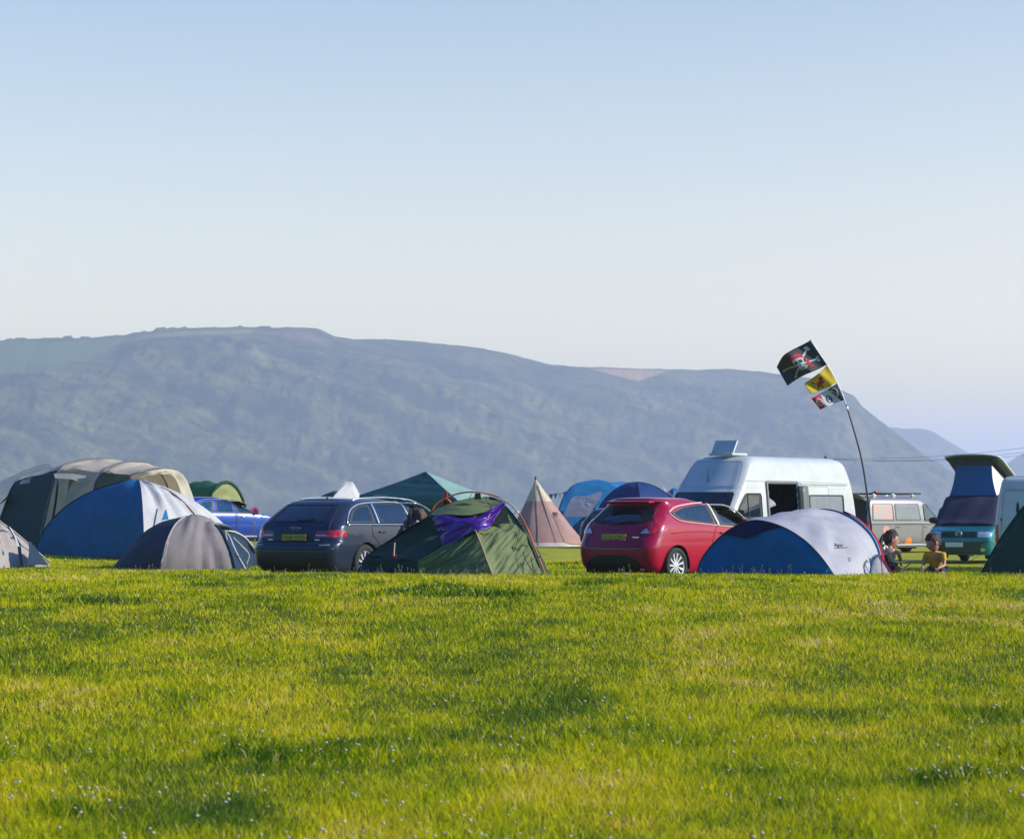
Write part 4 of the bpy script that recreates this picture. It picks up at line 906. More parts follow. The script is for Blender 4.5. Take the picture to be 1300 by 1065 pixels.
def blend(c0, c1, nu=14, ease=False):
    n = len(c0); return [[c0[j].lerp(c1[j], i / (nu - 1)) for j in range(n)] for i in range(nu)]
class Tent:
    def __init__(s, name, label, cat, loc, group=None): s.root = empty(name, loc, 0, label, cat, group); s.o = Vector(loc)
    def part(s, name, rows, m, solid=0.0, **kw):
        if kw: rows = wrinkle(rows, **kw)
        mb = MB(); mb.grid([[Vector(q) - s.o for q in r_] for r_ in rows]); return mb.build(name, m, s.root, True, solid=solid)
    def pole(s, pts, m=None, r=.012, name='pole', n=24, off=(0, 0, 0)):
        mb = MB(); mb.tube([q - s.o + Vector(off) for q in cr_pts(pts, n)], r, 6); return mb.build(name, m or M_pole, s.root)
    def cord(s, a, b, m=None, r=.004): mb = MB(); mb.tube([a - s.o, b - s.o], r, 4); return mb.build('guy_line', m or M_cord, s.root)
    def tris(s, name, pts, m, solid=.004): mb = MB(); mb.add([p - s.o for p in pts], [tuple(range(len(pts)))]); return mb.build(name, m, s.root, False, solid=solid)
def legcurve(foot, apex, k=.5, n=18, lift=0):
    'tent pole from a foot up to the apex: k=0 an ellipse, k=1 straight'
    out = []
    for i in range(n):
        t = i / (n - 1) * math.pi / 2; h = math.sin(t); x = 1 - math.cos(t); l_ = i / (n - 1)
        hh = h * (1 - k) + l_ * k; xx = x * (1 - k) + l_ * k
        out.append(Vector((foot.x + (apex.x - foot.x) * xx, foot.y + (apex.y - foot.y) * xx, foot.z + (apex.z - foot.z) * hh)))
    return out
def GP(px, Y): x = (px - CX) / FPX * Y; return Vector((x, Y, G(x, Y)))     # foot on the ground

# ---- blue and white dome (left)
ap = P(176, 609, 60.5); fl, ff, fr, fb = GP(44, 61.8), GP(183, 58.6), GP(312, 60.6), GP(165, 63.6)
t = Tent('dome_tent', 'blue dome tent with white right half, big one behind the small grey tent', 'tent', GP(180, 60.8))
cl = legcurve(fl, ap, .18); cf = legcurve(ff, ap, .08); cr_ = legcurve(fr, ap, .38); cb = legcurve(fb, ap, .4)
t.part('blue_panel', blend(cl, cf, 18), F_blue, amp=.02, fu=3, fv=3, seed=1, sag=-.05)
wrows = wrinkle(blend(cf, cr_, 34), .045, 9, 2.5, 2, -.10)
t.part('white_panel', wrows, F_white)
wbv = BVHTree.FromPolygons([tuple(q) for r_ in wrows for q in r_], grid_faces(34, 18).tolist())
def on_dome(px, py, lift=.02):
    o_ = Vector((0, 0, CAMZ)); d = (P(px, py, 60) - o_).normalized(); h = wbv.ray_cast(o_, d)
    return (h[0] if h[0] else P(px, py, 60)) - d * lift
t.part('rear_panel', blend(cr_, cb, 14), F_white, amp=.02, seed=3); t.part('rear_panel', blend(cb, cl, 14), F_blue, amp=.02, seed=4)
t.pole(cf, mat('pole_sleeve_grey', (.45, .40, .42), .6), .014, 'pole_sleeve', off=(.01, -.02, 0)); t.pole(cl, F_navy, .02, 'pole_sleeve')
p2 = [on_dome(a, b) for a, b in ((204, 618), (213, 622), (225, 630), (237, 641), (245, 650), (252, 662), (262, 682))]
t.pole(p2, mat('pole_sleeve_brown', (.20, .10, .08), .6), .013, 'pole_sleeve')
t.pole(p2[3:5], mat('sleeve_red', (.62, .10, .03), .6), .018, 'sleeve_end')
t.pole([on_dome(a, b) for a, b in ((200, 646), (198, 656), (196, 668), (194, 684))], M_pole, .014, 'crease_line')  # dark line drawn along a crease of the white panel
t.tris('door_toggle', [on_dome(211, 646), on_dome(214, 659), on_dome(206, 660)], F_sky)
t.part('base_shadow_line', blend([fl + Vector((.02, -.02, -.02)), ff + Vector((0, -.03, -.02))], [fl + Vector((.02, -.02, .06)), ff + Vector((0, -.03, .06))], 3), M_black)  # black strip painted in as the shadow line under the blue panel

# ---- big green and beige tunnel tent (far left, behind)
t = Tent('family_tent', 'large beige and dark teal family tent with hooped roof behind the blue dome', 'tent', GP(120, 65))
def hoop(pts, Ys, n=30): return cr_pts([P(px, py, y) for (px, py), y in zip(pts, Ys)], n)
H0 = hoop([(-14, 700), (2, 655), (16, 618), (26, 608), (48, 601), (72, 599), (96, 612), (110, 650), (118, 694)], [66.6, 66.6, 66.6, 66.8, 67.4, 68.2, 69, 69.6, 69.8])
H1 = hoop([(46, 706), (56, 664), (68, 612), (79, 593), (98, 586), (122, 583.5), (150, 588), (170, 620), (182, 692)], [64.6, 64.6, 64.6, 64.8, 65.4, 66.4, 67.2, 67.8, 68])
H2 = hoop([(104, 708), (112, 664), (122, 612), (134, 597), (152, 589), (171, 586.5), (196, 592), (216, 626), (226, 696)], [63.4, 63.4, 63.4, 63.6, 64.2, 65.2, 66.0, 66.6, 66.8])
H3 = hoop([(150, 709), (156, 660), (164, 608), (180, 599), (197, 596), (210, 595.5), (227, 601), (240, 626), (262, 702)], [62.5, 62.5, 62.5, 62.7, 63.2, 64.0, 64.6, 65.2, 65.4])
A_, B_ = 10, 24
t.part('end_wall', blend(H0[:A_], H1[:A_], 10), F_teal, amp=.02, seed=5)
t.part('end_roof', blend(H0[A_ - 1:], H1[A_ - 1:], 12), F_beige, amp=.03, seed=6)
t.part('door_wall', blend(H1[:A_], H2[:A_], 14), F_beige, amp=.05, fu=6, fv=2, seed=7)
t.part('roof', blend(H1[A_ - 1:], H2[A_ - 1:], 16), F_beige, amp=.06, fu=2, fv=3, seed=8, sag=.03)
t.part('porch_wall', blend(H2[:A_], H3[:A_], 12), fab('fabric_olive', (.11, .12, .07)), amp=.02, seed=9)
t.part('porch_roof', blend(H2[A_ - 1:], H3[A_ - 1:], 14), F_beige, amp=.05, fu=2, fv=3, seed=10, sag=.03)
end = [q + Vector((.10, -.15, 0)) for q in H3]; mid_ = sum(end, Vector()) / len(end)
t.part('end_window', blend(end[9:25], [mid_.lerp(q, .55) + Vector((0, 0, .25)) for q in end[9:25]], 5), fab('fabric_cream', (.62, .56, .46), .35), amp=.06, fu=4, fv=9, seed=11)
for H in (H0, H1, H2, H3): t.pole(H, M_pole, .03, 'hoop_pole', off=(0, -.02, .02))
t.part('rolled_door', blend([P(88, 608, 64.0), P(96, 604, 64.0), P(106, 606, 63.9), P(112, 612, 63.8)], [P(72, 706, 64.5), P(66, 706, 64.3), P(62, 706, 64.2), P(58, 706, 64.2)], 12), fab('fabric_taupe', (.24, .21, .16)), amp=.03, seed=12)
t.pole([P(74, 608, 63.9), P(70, 640, 63.9), P(62, 690, 64.0)], M_black, .035, 'door_edge'); t.part('roof_flap', blend([P(68, 601, 64.2), P(90, 601, 64.0), P(110, 604, 63.8)], [P(70, 607, 64.0), P(90, 608, 63.8), P(104, 613, 63.6)], 4), fab('fabric_cream', (.62, .56, .46), .35))
t.tris('valance_tip', [P(98, 608, 63.7), P(112, 606, 63.6), P(104, 619, 63.6)], F_beige)
t.part('side_valance', blend([P(28, 610, 66.0), P(48, 603, 66.0), P(70, 600, 65.0)], [P(24, 615, 66.0), P(48, 612, 65.6), P(72, 604, 64.6)], 4), F_beige)
t.part('end_skirt', blend([P(0, 640, 66.4), P(16, 622, 66.2)], [P(-14, 650, 66.6), P(6, 636, 66.6)], 4), F_teal)

# ---- grey tent cut by the left edge of the frame
ap = P(-8, 658, 51.6); fl, ff, fr, fb = GP(-115, 51.8), GP(-34, 49.6), GP(66, 52.4), GP(-20, 54)
t = Tent('dome_tent', 'grey tent with dark folded door, cut off by the left edge', 'tent', GP(-10, 51.6))
cl = legcurve(fl, ap, .5); cf = legcurve(ff, ap, .62); cr_ = legcurve(fr, ap, .85); cb = legcurve(fb, ap, .5)
t.part('front_panel', blend(cl, cf, 20), F_lgrey, amp=.06, fu=8, fv=2, seed=14, sag=-.04)
t.part('side_panel', blend(cf, cr_, 24), F_lgrey, amp=.06, fu=10, fv=2, seed=15)
t.part('rear_panel', blend(cr_, cb, 8), F_navy); t.part('rear_panel', blend(cb, cl, 8), F_grey)
t.part('open_door_flap', blend([P(8, 668, 51.3), P(14, 676, 51.1), P(22, 692, 50.8), P(25, 716, 50.6)], [P(12, 667, 51.3), P(19, 678, 51.1), P(26, 690, 50.8), P(29, 716, 50.6)], 4), M_black, amp=.02, seed=3)
t.part('door_edge_strip', blend([P(11, 668, 51.2), P(18, 680, 51.0), P(22, 693, 50.7)], [P(14, 670, 51.2), P(21, 682, 51.0), P(25, 694, 50.7)], 3), F_white)
t.part('dark_side', blend([P(36, 687, 51.2), P(37, 700, 51.0), P(34, 717, 50.8)], [P(44, 695, 51.5), P(54, 708, 51.6), P(62, 717, 51.8)], 8), F_navy, amp=.04, seed=5)
t.pole([P(0, 662, 51.3), P(22, 678, 51.6), P(45, 698, 52), P(63, 713, 52.3)], F_lgrey, .018, 'pole_sleeve')

# ---- small navy and grey tunnel
t = Tent('small_tent', 'small two tone tent, navy left end and grey right side, in front of blue car', 'tent', GP(225, 50.4))
N_ = 16
e0 = [GP(141, 50.8).lerp(GP(146, 51.6), k / (N_ - 1)) + Vector((0, 0, .02 * math.sin(k))) for k in range(N_)]
def arch(front, back_dy, n=N_):
    f = cr_pts(front, n // 2 + 1); b = [Vector((q.x + back_dy * .15, 2 * f[-1].y - q.y + back_dy * (1 - i / (n // 2)), q.z)) for i, q in enumerate(f)]
    return f + b[:-1][::-1]
a1 = arch([P(204, 726, 49.0), P(207, 705, 49.0), P(213, 685, 49.2), P(222, 667, 49.6), P(235, 655.5, 50.3)], 1.0, 22)
a2 = arch([P(299, 727, 49.6), P(294, 705, 49.7), P(288, 690, 49.9), P(282, 677, 50.2), P(273, 667, 50.8)], 1.0, 22)
a3 = arch([P(313, 726, 50.2), P(303, 708, 50.2), P(296, 694, 50.4), P(291, 682, 50.7), P(284, 673, 51.2)], 1.0, 22)
n_ = len(a1); tip = GP(141, 51.0)
top0 = [tip.lerp(GP(146, 52.2), k / (n_ - 1)) for k in range(n_)]
rows = []
for i in range(14):
    u = i / 13; rows.append([top0[k].lerp(a1[k], u) + Vector((0, 0, .30 * math.sin(math.pi * u) * math.sin(math.pi * k / (n_ - 1)))) for k in range(n_)])
t.part('navy_end', rows, F_navy, amp=.015, seed=1)
rows = [[a1[k].lerp(a2[k], i / 17) + Vector((0, 0, .05 * math.sin(math.pi * i / 17) * math.sin(math.pi * k / (n_ - 1)))) for k in range(n_)] for i in range(18)]
t.part('grey_panel', rows, F_grey, amp=.055, fu=10, fv=2.2, seed=21)
t.part('porch_band', blend(a2, a3, 6), F_navy, amp=.02, seed=22)
e3 = [GP(318, 51.0).lerp(GP(320, 52.5), k / (n_ - 1)) for k in range(n_)]
t.part('end_panel', blend(a3, e3, 8), F_navy, amp=.04, seed=23)
t.pole(a1, F_lgrey, .020, 'pole_sleeve', off=(0, -.02, .01)); t.pole(a2, F_navy, .026, 'pole_sleeve', off=(.01, -.02, .01)); t.pole(a3, F_white, .022, 'pole_sleeve', off=(.01, -.02, .0))
t.pole([P(286, 676, 50.2), P(289, 690, 50.0), P(293, 702, 49.9)], F_lgrey, .022, 'door_trim'); t.pole([P(296, 682, 50.0), P(308, 694, 50.0), P(316, 704, 50.2), P(313, 716, 50.2)], F_white, .014, 'webbing_strap')
t.part('door_cloth', blend([P(278, 674, 50.3), P(283, 692, 50.0), P(291, 712, 49.7)], [P(284, 674, 50.5), P(292, 692, 50.2), P(302, 714, 50.0)], 5), F_navy)
t.cord(P(213, 685, 49.2), GP(209, 48.4)); t.cord(P(214, 687, 49.15), P(204, 722, 48.9), F_lgrey, .012)

# ---- green tunnel behind the blue car
t = Tent('tunnel_tent', 'green tunnel tent with pale yellow end window behind the blue car', 'tent', GP(270, 88))
Ha = hoop([(222, 700), (226, 650), (234, 622), (246, 612.5), (258, 616), (268, 640), (272, 695)], [88, 88, 88, 88.5, 89.5, 90.2, 90.4]); Hb = hoop([(262, 700), (264, 640), (274, 619), (288, 612), (301, 621), (311, 645), (318, 698)], [86.4, 86.4, 86.5, 87, 87.7, 88.2, 88.3])
t.part('flysheet', blend(Ha, Hb, 14), F_mint if False else fab('fabric_leaf_green', (.03, .16, .07), .3), amp=.06, seed=31)
t.part('window_end', blend([q.lerp(sum(Hb, Vector()) / len(Hb), .06) + Vector((0, -.05, 0)) for q in Hb], [q.lerp(sum(Hb, Vector()) / len(Hb), .8) + Vector((0, -.1, 0)) for q in Hb], 8), fab('fabric_pale_yellow', (.42, .44, .20), .4), amp=.04, seed=32)
t.pole(Hb, F_dgreen, .07, 'hoop_pole'); t.pole(Ha, F_dgreen, .03, 'hoop_pole')

# ---- green gazebo and neighbours behind the estate car
t = Tent('gazebo', 'dark green pop up gazebo with peaked roof behind the navy estate car', 'gazebo', GP(540, 80))
ap = P(541, 598.5, 80.5); cL, cN, cR, cB = P(457, 628, 81), P(580, 634, 78.2), P(624, 631, 80.5), P(500, 630, 83)
def roofp(a, b, m, nm, seed):
    e0_ = cr_pts([a, a.lerp(ap, .5) + Vector((0, 0, -.02)), ap], 14); e1_ = cr_pts([b, b.lerp(ap, .5) + Vector((0, 0, -.02)), ap], 14); t.part(nm, blend(e0_, e1_, 12), m, amp=.02, seed=seed)
F_gzl = fab('fabric_gazebo_shaded', (.012, .09, .10), .1); F_gzr = fab('fabric_gazebo_sunlit', (.26, .42, .36), .2)  # one green cloth, with shade and sunlight put into its two tones
roofp(cL, cN, F_gzl, 'roof_panel', 41); roofp(cN, cR, F_gzr, 'roof_panel', 42); roofp(cR, cB, F_gzr, 'roof_panel', 43); roofp(cB, cL, F_gzl, 'roof_panel', 44)
for a, b, m_ in ((cL, cN, F_gzl), (cN, cR, F_gzr), (cR, cB, F_gzr), (cB, cL, F_gzl)): t.part('valance', blend(cr_pts([a, b], 12), cr_pts([a - Vector((0, 0, .30)), b - Vector((0, 0, .30))], 12), 4), m_, amp=.02, seed=45)
for q in (cL, cN, cR, cB): t.pole([q, Vector((q.x, q.y, G(q.x, q.y)))], M_pole, .025, 'leg', 3)
t.part('side_wall', blend(cr_pts([cL - Vector((0, 0, .3)), cN - Vector((0, 0, .3))], 12), cr_pts([Vector((cL.x, cL.y, 0)), Vector((cN.x, cN.y, 0))], 12), 6), F_gzl, amp=.04, seed=46)
t = Tent('dark_tent', 'low dark green tent just showing over the roof of the navy estate car', 'tent', GP(425, 90))
ap = P(425, 623, 90); ft = [GP(365, 90), GP(420, 88.5), GP(480, 90), GP(430, 92)]; cs = [legcurve(f, ap, .35) for f in ft]
for i in range(4): t.part('panel', blend(cs[i], cs[(i + 1) % 4], 10), F_teal, amp=.02, seed=50 + i)
t = Tent('utility_tent', 'small white peaked tent tip showing above the navy estate car', 'tent', GP(436, 84))
ap = P(444, 611, 84); a_, b_, d_, e_ = P(423, 631, 83), P(452, 634, 83.6), P(459, 632, 84.6), P(440, 630, 85.2)
for p_, q_ in ((a_, b_), (b_, d_), (d_, e_), (e_, a_)): t.part('roof_panel', blend(cr_pts([p_, ap + Vector(((p_.x - ap.x) * .12, 0, 0))], 8), cr_pts([q_, ap + Vector(((q_.x - ap.x) * .3, 0, 0))], 8), 6), F_white, amp=.012, seed=60)
for p_, q_ in ((a_, b_), (b_, d_), (d_, e_), (e_, a_)): t.part('side_wall', blend([p_, q_], [Vector((p_.x, p_.y, 0)), Vector((q_.x, q_.y, 0))], 3), F_white)

# ---- tepee
t = Tent('tepee', 'pink canvas tepee with cream top standing on open grass', 'tent', GP(692, 86))
ap = P(680, 607, 86); rad = 1.42; cx_, cy_ = P(692, 690, 86).x, 86.0; z0 = G(cx_, cy_)
def cone(h0, h1, m, nm, n=48, seed=0, e=0.0):
    rows = []
    for i in range(n + 1):
        a = 2 * math.pi * i / n; row = []
        for k in range(14):
            h = h0 + (h1 - h0) * k / 13; f = (1 - h) ** 1.06; w_ = 1 + .05 * (fbm(math.cos(a) * 2 + seed + 5, math.sin(a) * 2 + h * 1.5 + 5, 3) - .5) * 2 * (1 - h)
            r_ = rad * f * w_ * (1 + .06 * (1 if False else abs(math.cos(3 * a))) ** 3) + e
            row.append(Vector((cx_ + (ap.x - cx_) * h + r_ * math.cos(a), cy_ + r_ * math.sin(a), z0 + (ap.z - z0) * h)))
        rows.append(row)
    return t.part(nm, rows, m)
F_pink = fab('canvas_pink', (.42, .26, .22), .12, c2=(.36, .21, .18)); F_cream = fab('canvas_cream', (.60, .50, .36), .18)
cone(.055, .66, F_pink, 'lower_canvas', seed=1); cone(.66, .985, F_cream, 'upper_canvas', seed=1); cone(0, .055, fab('canvas_white', (.68, .62, .56), .2), 'mud_skirt', seed=1, e=.02)
t.pole([ap - Vector((0, 0, .12)), ap + Vector((0, 0, .06))], M_black, .035, 'pole_tip', 4)
for a0 in (-1.75, -1.28):
    t.pole([Vector((cx_ + (ap.x - cx_) * h + (rad * (1 - h) ** 1.06 + .03) * math.cos(a0), cy_ + (rad * (1 - h) ** 1.06 + .03) * math.sin(a0), z0 + (ap.z - z0) * h)) for h in np.linspace(.02, .9, 8)], fab('canvas_seam', (.30, .19, .17)), .012, 'seam')
def onc(a, h, e=.06): r_ = rad * (1 - h) ** 1.06 * 1.03 + e; return Vector((cx_ + (ap.x - cx_) * h + r_ * math.cos(a), cy_ + r_ * math.sin(a), z0 + (ap.z - z0) * h))
t.part('door_flap', [[onc(-1.05 + .40 * u + .45 * v * u, .46 - .42 * v, .05 + .07 * math.sin(u * 3)) for v in np.linspace(0, 1, 8)] for u in np.linspace(0, 1, 7)], F_pink, amp=.03, seed=3)
t.part('door_hood', [[onc(-.95 + .30 * u, .50 - .06 * v, .09 * v + .03) for v in np.linspace(0, 1, 4)] for u in np.linspace(0, 1, 5)], fab('canvas_brown', (.13, .075, .06)))

# ---- blue tunnel with clear window, navy dome and royal blue tent behind the cars
t = Tent('tunnel_tent', 'bright blue tunnel tent with a large pale window beside the tepee', 'tent', GP(745, 93))
Ha = hoop([(700, 694), (708, 655), (716, 632), (728, 617), (746, 611.5), (766, 611), (784, 622), (796, 650), (802, 690)], [90, 90, 90, 90, 90.3, 90.6, 91, 91.4, 91.6]); Hb = hoop([(748, 696), (752, 660), (762, 634), (776, 618), (792, 613), (808, 616), (822, 630), (832, 655), (838, 690)], [94, 94, 94, 94, 94.5, 95, 95.6, 96, 96])
t.part('flysheet', blend(Ha, Hb, 14), F_sky, amp=.04, seed=71)
cc = sum(Ha, Vector()) / len(Ha); W_ = hoop([(716, 656), (721, 642), (729, 630), (746, 629), (765, 624), (757, 640), (746, 656)], [89.7] * 7, 30)
t.part('end_wall', blend([q + Vector((0, -.06, 0)) for q in Ha], [q.lerp(cc, .93) + Vector((0, -.06, 0)) for q in Ha], 10), F_sky, amp=.02, seed=72)
cw = sum(W_, Vector()) / len(W_); t.part('window', blend([cw.lerp(q, 1) for q in W_] + [W_[0]], [cw.lerp(q, .05) for q in W_] + [cw.lerp(W_[0], .05)], 6), fab('window_mauve', (.42, .42, .52), .3), amp=.01, seed=73)
t.pole(Ha, F_sky, .05, 'hoop_pole')
t = Tent('dome_tent', 'navy dome tent directly behind the roof of the red hatchback', 'tent', GP(800, 88))
ap = P(808, 612, 88); ft = [GP(748, 87.6), GP(815, 85.6), GP(878, 87.6), GP(866, 89.5), GP(770, 90)]; cs = [legcurve(f, ap, .02) for f in ft]
for i in range(5): t.part('panel', blend(cs[i], cs[(i + 1) % 5], 12), fab('fabric_deep_blue', (.008, .035, .14), .1), amp=.02, seed=80 + i)
for c_ in cs: t.pole(c_, F_navy, .02, 'pole_sleeve')
t = Tent('dome_tent', 'royal blue tent tip between the navy dome and the white high roof van', 'tent', GP(850, 95))
ap = P(856, 619, 95); ft = [GP(800, 94), GP(850, 92.5), GP(905, 94), GP(860, 97)]; cs = [legcurve(f, ap, .5) for f in ft]
for i in range(4): t.part('panel', blend(cs[i], cs[(i + 1) % 4], 10), F_blue, amp=.02, seed=90 + i)
# bunting line between tepee and tunnel tent
b0, b1 = P(694, 627, 90), P(727, 620, 92.5)
o = empty('bunting', (b0.x, b0.y, b0.z), 0, 'string of small coloured pennants between tepee and bright blue tunnel tent', 'bunting')
mb = MB(); pts = [b0.lerp(b1, k / 12) + Vector((0, 0, .05 * ((k / 6 - 1) ** 2 - 1))) - b0 for k in range(13)]; mb.tube(pts, .008, 4); mb.build('cord', M_cord, o)
for k, cc_ in enumerate(((.02, .06, .05), (.03, .12, .5), (.5, .5, .3), (.08, .2, .6), (.6, .58, .45))):
    q = pts[2 * k + 2]; mb = MB(); mb.add([q + Vector((-.09, 0, 0)), q + Vector((.09, 0, 0)), q + Vector((0, .01, -.22))], [(0, 1, 2)]); mb.build('pennant', mat('pennant_%s' % 'abcde'[k], cc_, .8), o, False, solid=.006)

# ---- dark green tent at the right edge
t = Tent('ridge_tent', 'dark green tent cut off by the right edge, in front of white van', 'tent', GP(1330, 34))
ap = P(1322, 618, 34.2); fl, ff, fr, fb = GP(1244, 34.2), GP(1330, 32.8), GP(1430, 34.4), GP(1350, 36)
cs = [legcurve(f, ap, .78) for f in (fl, ff, fr, fb)]
for i in range(4): t.part('panel', blend(cs[i], cs[(i + 1) % 4], 14), F_dgreen, amp=.012, fu=5, fv=3, seed=95 + i, sag=.02)
t.pole(cs[0], F_dgreen, .010, 'seam'); t.cord(P(1262, 706, 34.0), GP(1232, 33.4))
t.cord(P(1272, 690, 34.0), P(1225, 715, 34.0), M_cord, .003)

# ---- blue and white pop-up tent in front of the red hatchback
t = Tent('pop_up_tent', 'blue and white pop up tent with red trim in front of the red hatchback', 'tent', GP(1000, 33.4))
Yf = 33.6
A1 = cr_pts([P(883, 736, 34.2), P(890, 712, 34.2), P(906, 690, 34.1), (P(930, 670, 33.9)), P(958, 660.5, 33.6), P(990, 667, 33.2), P(1020, 684, 32.9), P(1044, 708, 32.6), P(1064, 737, 32.4)], 44)
A2 = cr_pts([P(965, 736, 35.6), P(975, 700, 35.6), P(998, 665, 35.4), P(1026, 650, 35.0), P(1056, 648.5, 34.6), P(1084, 660, 34.2), P(1106, 681, 33.8), P(1117, 706, 33.5), P(1121, 736, 33.3)], 44)
A3 = [q + Vector((.035, .12, .012)) for q in A2]; A4 = [q + Vector((.10, .26, -.01)) for q in A2]
cen = Vector((sum(q.x for q in A1) / 44, 33.45, A1[0].z + .12)); 
rows = blend(A1, A2, 22)
rows = [[q + Vector((0, -.04, .05)) * math.sin(math.pi * i / 21) * (1 if j > 6 else j / 6) for j, q in enumerate(r_)] for i, r_ in enumerate(rows)]
F_pw = fab('fabric_pop_up_white', (.47, .455, .475), .15); F_pb = fab('fabric_pop_up_blue', (.010, .155, .33), .10)
t.part('white_panel', rows, F_pw, amp=.022, fu=3.5, fv=11, seed=101)
base = [A1[0].lerp(A1[-1], k / 43) for k in range(44)]
def low(q, b, f): return q.lerp(b, f)
rows = [[A1[k].lerp(base[k], f) + Vector((-.03, -.05, 0)) * math.sin(f * math.pi) for k in range(44)] for f in np.linspace(0, 1, 14)]
t.part('blue_door', rows, F_pb, amp=.012, fu=3, fv=4, seed=102)
# dark sheet painting the shadow inside, above the blue door's sagging top edge
op = [q + Vector((-.012, -.03, -.006)) for q in A1[11:27]]; lowc = cr_pts([op[0], P(942, 682, 33.6), P(946, 683, 33.55), P(965, 676, 33.4), op[-1]], len(op))
t.part('opening_shadow', blend(op, lowc, 5), fab('fabric_shadow_navy', (.006, .012, .06), .02))
t.pole(A1, M_black, .009, 'hoop_seam', 60, off=(-.01, -.02, 0)); t.part('blue_band', blend(A2, A3, 3), F_sky); t.part('rear_band', blend(A3, A4, 4), F_navy)
t.pole(A2[12:40], F_blue, .018, 'hoop_seam', 60, off=(0, -.01, .005)); M_rt = fab('trim_red', (.50, .012, .03), .1)
t.pole(A3[25:44], M_rt, .022, 'red_trim', 50, off=(.01, -.02, .012)); t.pole(A3[27:43], F_white, .008, 'white_piping', 50, off=(-.012, -.05, .02))
e4 = [GP(1128, 33.6).lerp(GP(1010, 36.6), 1 - k / 43) for k in range(44)]; t.part('rear_end', blend(A4, [A4[k].lerp(e4[k], .9) for k in range(44)], 6), F_white, amp=.02, seed=103)
t.part('end_flap', blend(cr_pts([P(1106, 708, 33.2), P(1112, 703, 33.2), P(1118, 706, 33.2)], 6), cr_pts([P(1104, 735, 33.0), P(1118, 735, 33.0), P(1136, 735, 33.1)], 6), 8), F_pw, amp=.01, seed=104)
t.pole([P(1117, 703, 33.2), P(1126, 718, 33.15), P(1136, 734, 33.1)], M_rt, .010, 'flap_edge'); t.pole([P(1117, 703, 33.1), P(1108, 712, 33.0), P(1104, 734, 32.9)], F_blue, .016, 'flap_edge'); t.pole([P(1114, 705, 33.0), P(1119, 714, 33.0), P(1120, 734, 33.0)], M_rt, .008, 'flap_edge')
t.pole([P(1112, 712, 32.98), P(1108, 724, 32.95), P(1107, 734, 32.9)], F_white, .008, 'flap_edge')
tb = BVHTree.FromPolygons([tuple(q) for r_ in wrinkle([[q + Vector((0, -.04, .05)) * math.sin(math.pi * i / 21) * (1 if j > 6 else j / 6) for j, q in enumerate(r2)] for i, r2 in enumerate(blend(A1, A2, 22))], .022, 3.5, 11, 101) for q in r_], grid_faces(22, 44).tolist())
def on_tent(px, py):
    o_ = Vector((0, 0, CAMZ)); d = (P(px, py, 33) - o_).normalized(); h = tb.ray_cast(o_, d)
    return (h[0] if h[0] else P(px, py, 33.2)) + Vector((.003, -.012, .004))
vs, fs = text_mesh('hpc', 9.5, .05); mb = MB(); mb.add([on_tent(1065 + v[0] * .82, 692 - v[1] * .72 + v[0] * .02) - t.o for v in vs], fs); mb.build('logo_lettering', M_ink, t.root, False)
mb = MB()
for (a, b, c_, d_) in ((1059, 696, 1076, 695), (1077, 709, 1080, 709), (1077, 712, 1080, 711), (1101, 714, 1104, 713), (1076, 707, 1079, 713)): mb.tube([on_tent(a, b) - t.o, on_tent((a + c_) / 2, (b + d_) / 2) - t.o, on_tent(c_, d_) - t.o], .003, 4)
mb.build('print_mark', M_ink, t.root); t.tris('side_tag', [P(901, 724, 32.9), P(908, 726, 32.9), P(906, 731, 32.9), P(900, 731, 32.9)], M_black)

# ---- moss green tent with orange poles
t = Tent('green_tent', 'moss green tent with orange poles standing in front of the navy estate car', 'tent', GP(590, 33.6))
def Q(px, py, Y): return P(px, py, Y)
Lf, LA, Am, Fm, R0, RT, TL, MID = Q(446, 738, 34.3), Q(532, 737, 33.2), Q(530, 712, 33.2), Q(628, 738, 32.6), Q(692, 736, 33.2), Q(612, 631, 34.0), Q(546, 654, 33.9), Q(604, 676, 33.1)
RS = Q(640, 640, 33.9); RM = Q(668, 678, 33.4); LS = Q(500, 693, 34.0)
def quad(a, b, c_, d_, nu=16, nv=16): return [[a.lerp(b, u).lerp(d_.lerp(c_, u), v) for v in np.linspace(0, 1, nv)] for u in np.linspace(0, 1, nu)]
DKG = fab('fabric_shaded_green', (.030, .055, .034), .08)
t.part('left_end_panel', quad(Lf, LA, Am, Q(464, 705, 34.4)), fab('fabric_bottle_green', (.010, .038, .030), .06), amp=.02, seed=110)
t.part('left_slope', quad(Q(464, 705, 34.4), Am, Q(590, 672, 33.5), TL), F_green if False else DKG, amp=.03, fu=3, fv=5, seed=111)
t.part('front_panel', quad(LA + Vector((0, -.01, 0)), Fm, MID, Am, 60, 70), F_green, amp=.030, fu=1.2, fv=9, seed=112, skew=-5)
t.part('upper_front', quad(Am + Vector((0, .01, 0)), MID, Q(600, 664, 33.4), Q(570, 690, 33.5), 10, 10), F_green, amp=.02, seed=119)
t.part('right_panel', quad(Fm, R0, RM, MID, 60, 60), F_green, amp=.028, fu=1.5, fv=8, seed=113, skew=-7)
t.part('right_upper', quad(MID, RM, RS, Q(600, 655, 33.7), 40, 40), F_green, amp=.018, fu=2, fv=6, seed=114, skew=-5)
t.part('top_panel', [[c_ for c_ in cr_pts([a, a.lerp(b, .5) + Vector((0, 0, .04)), b], 14)] for a, b in zip(cr_pts([TL, Q(570, 652, 33.7), Q(600, 654, 33.6), RS], 16), cr_pts([Q(560, 646, 34.3), Q(585, 634, 34.3), Q(612, 631, 34.3), Q(634, 637, 34.3)], 16))], F_green, amp=.015, seed=115)
back = [GP(470, 36.0), GP(560, 36.4), GP(690, 35.6)]
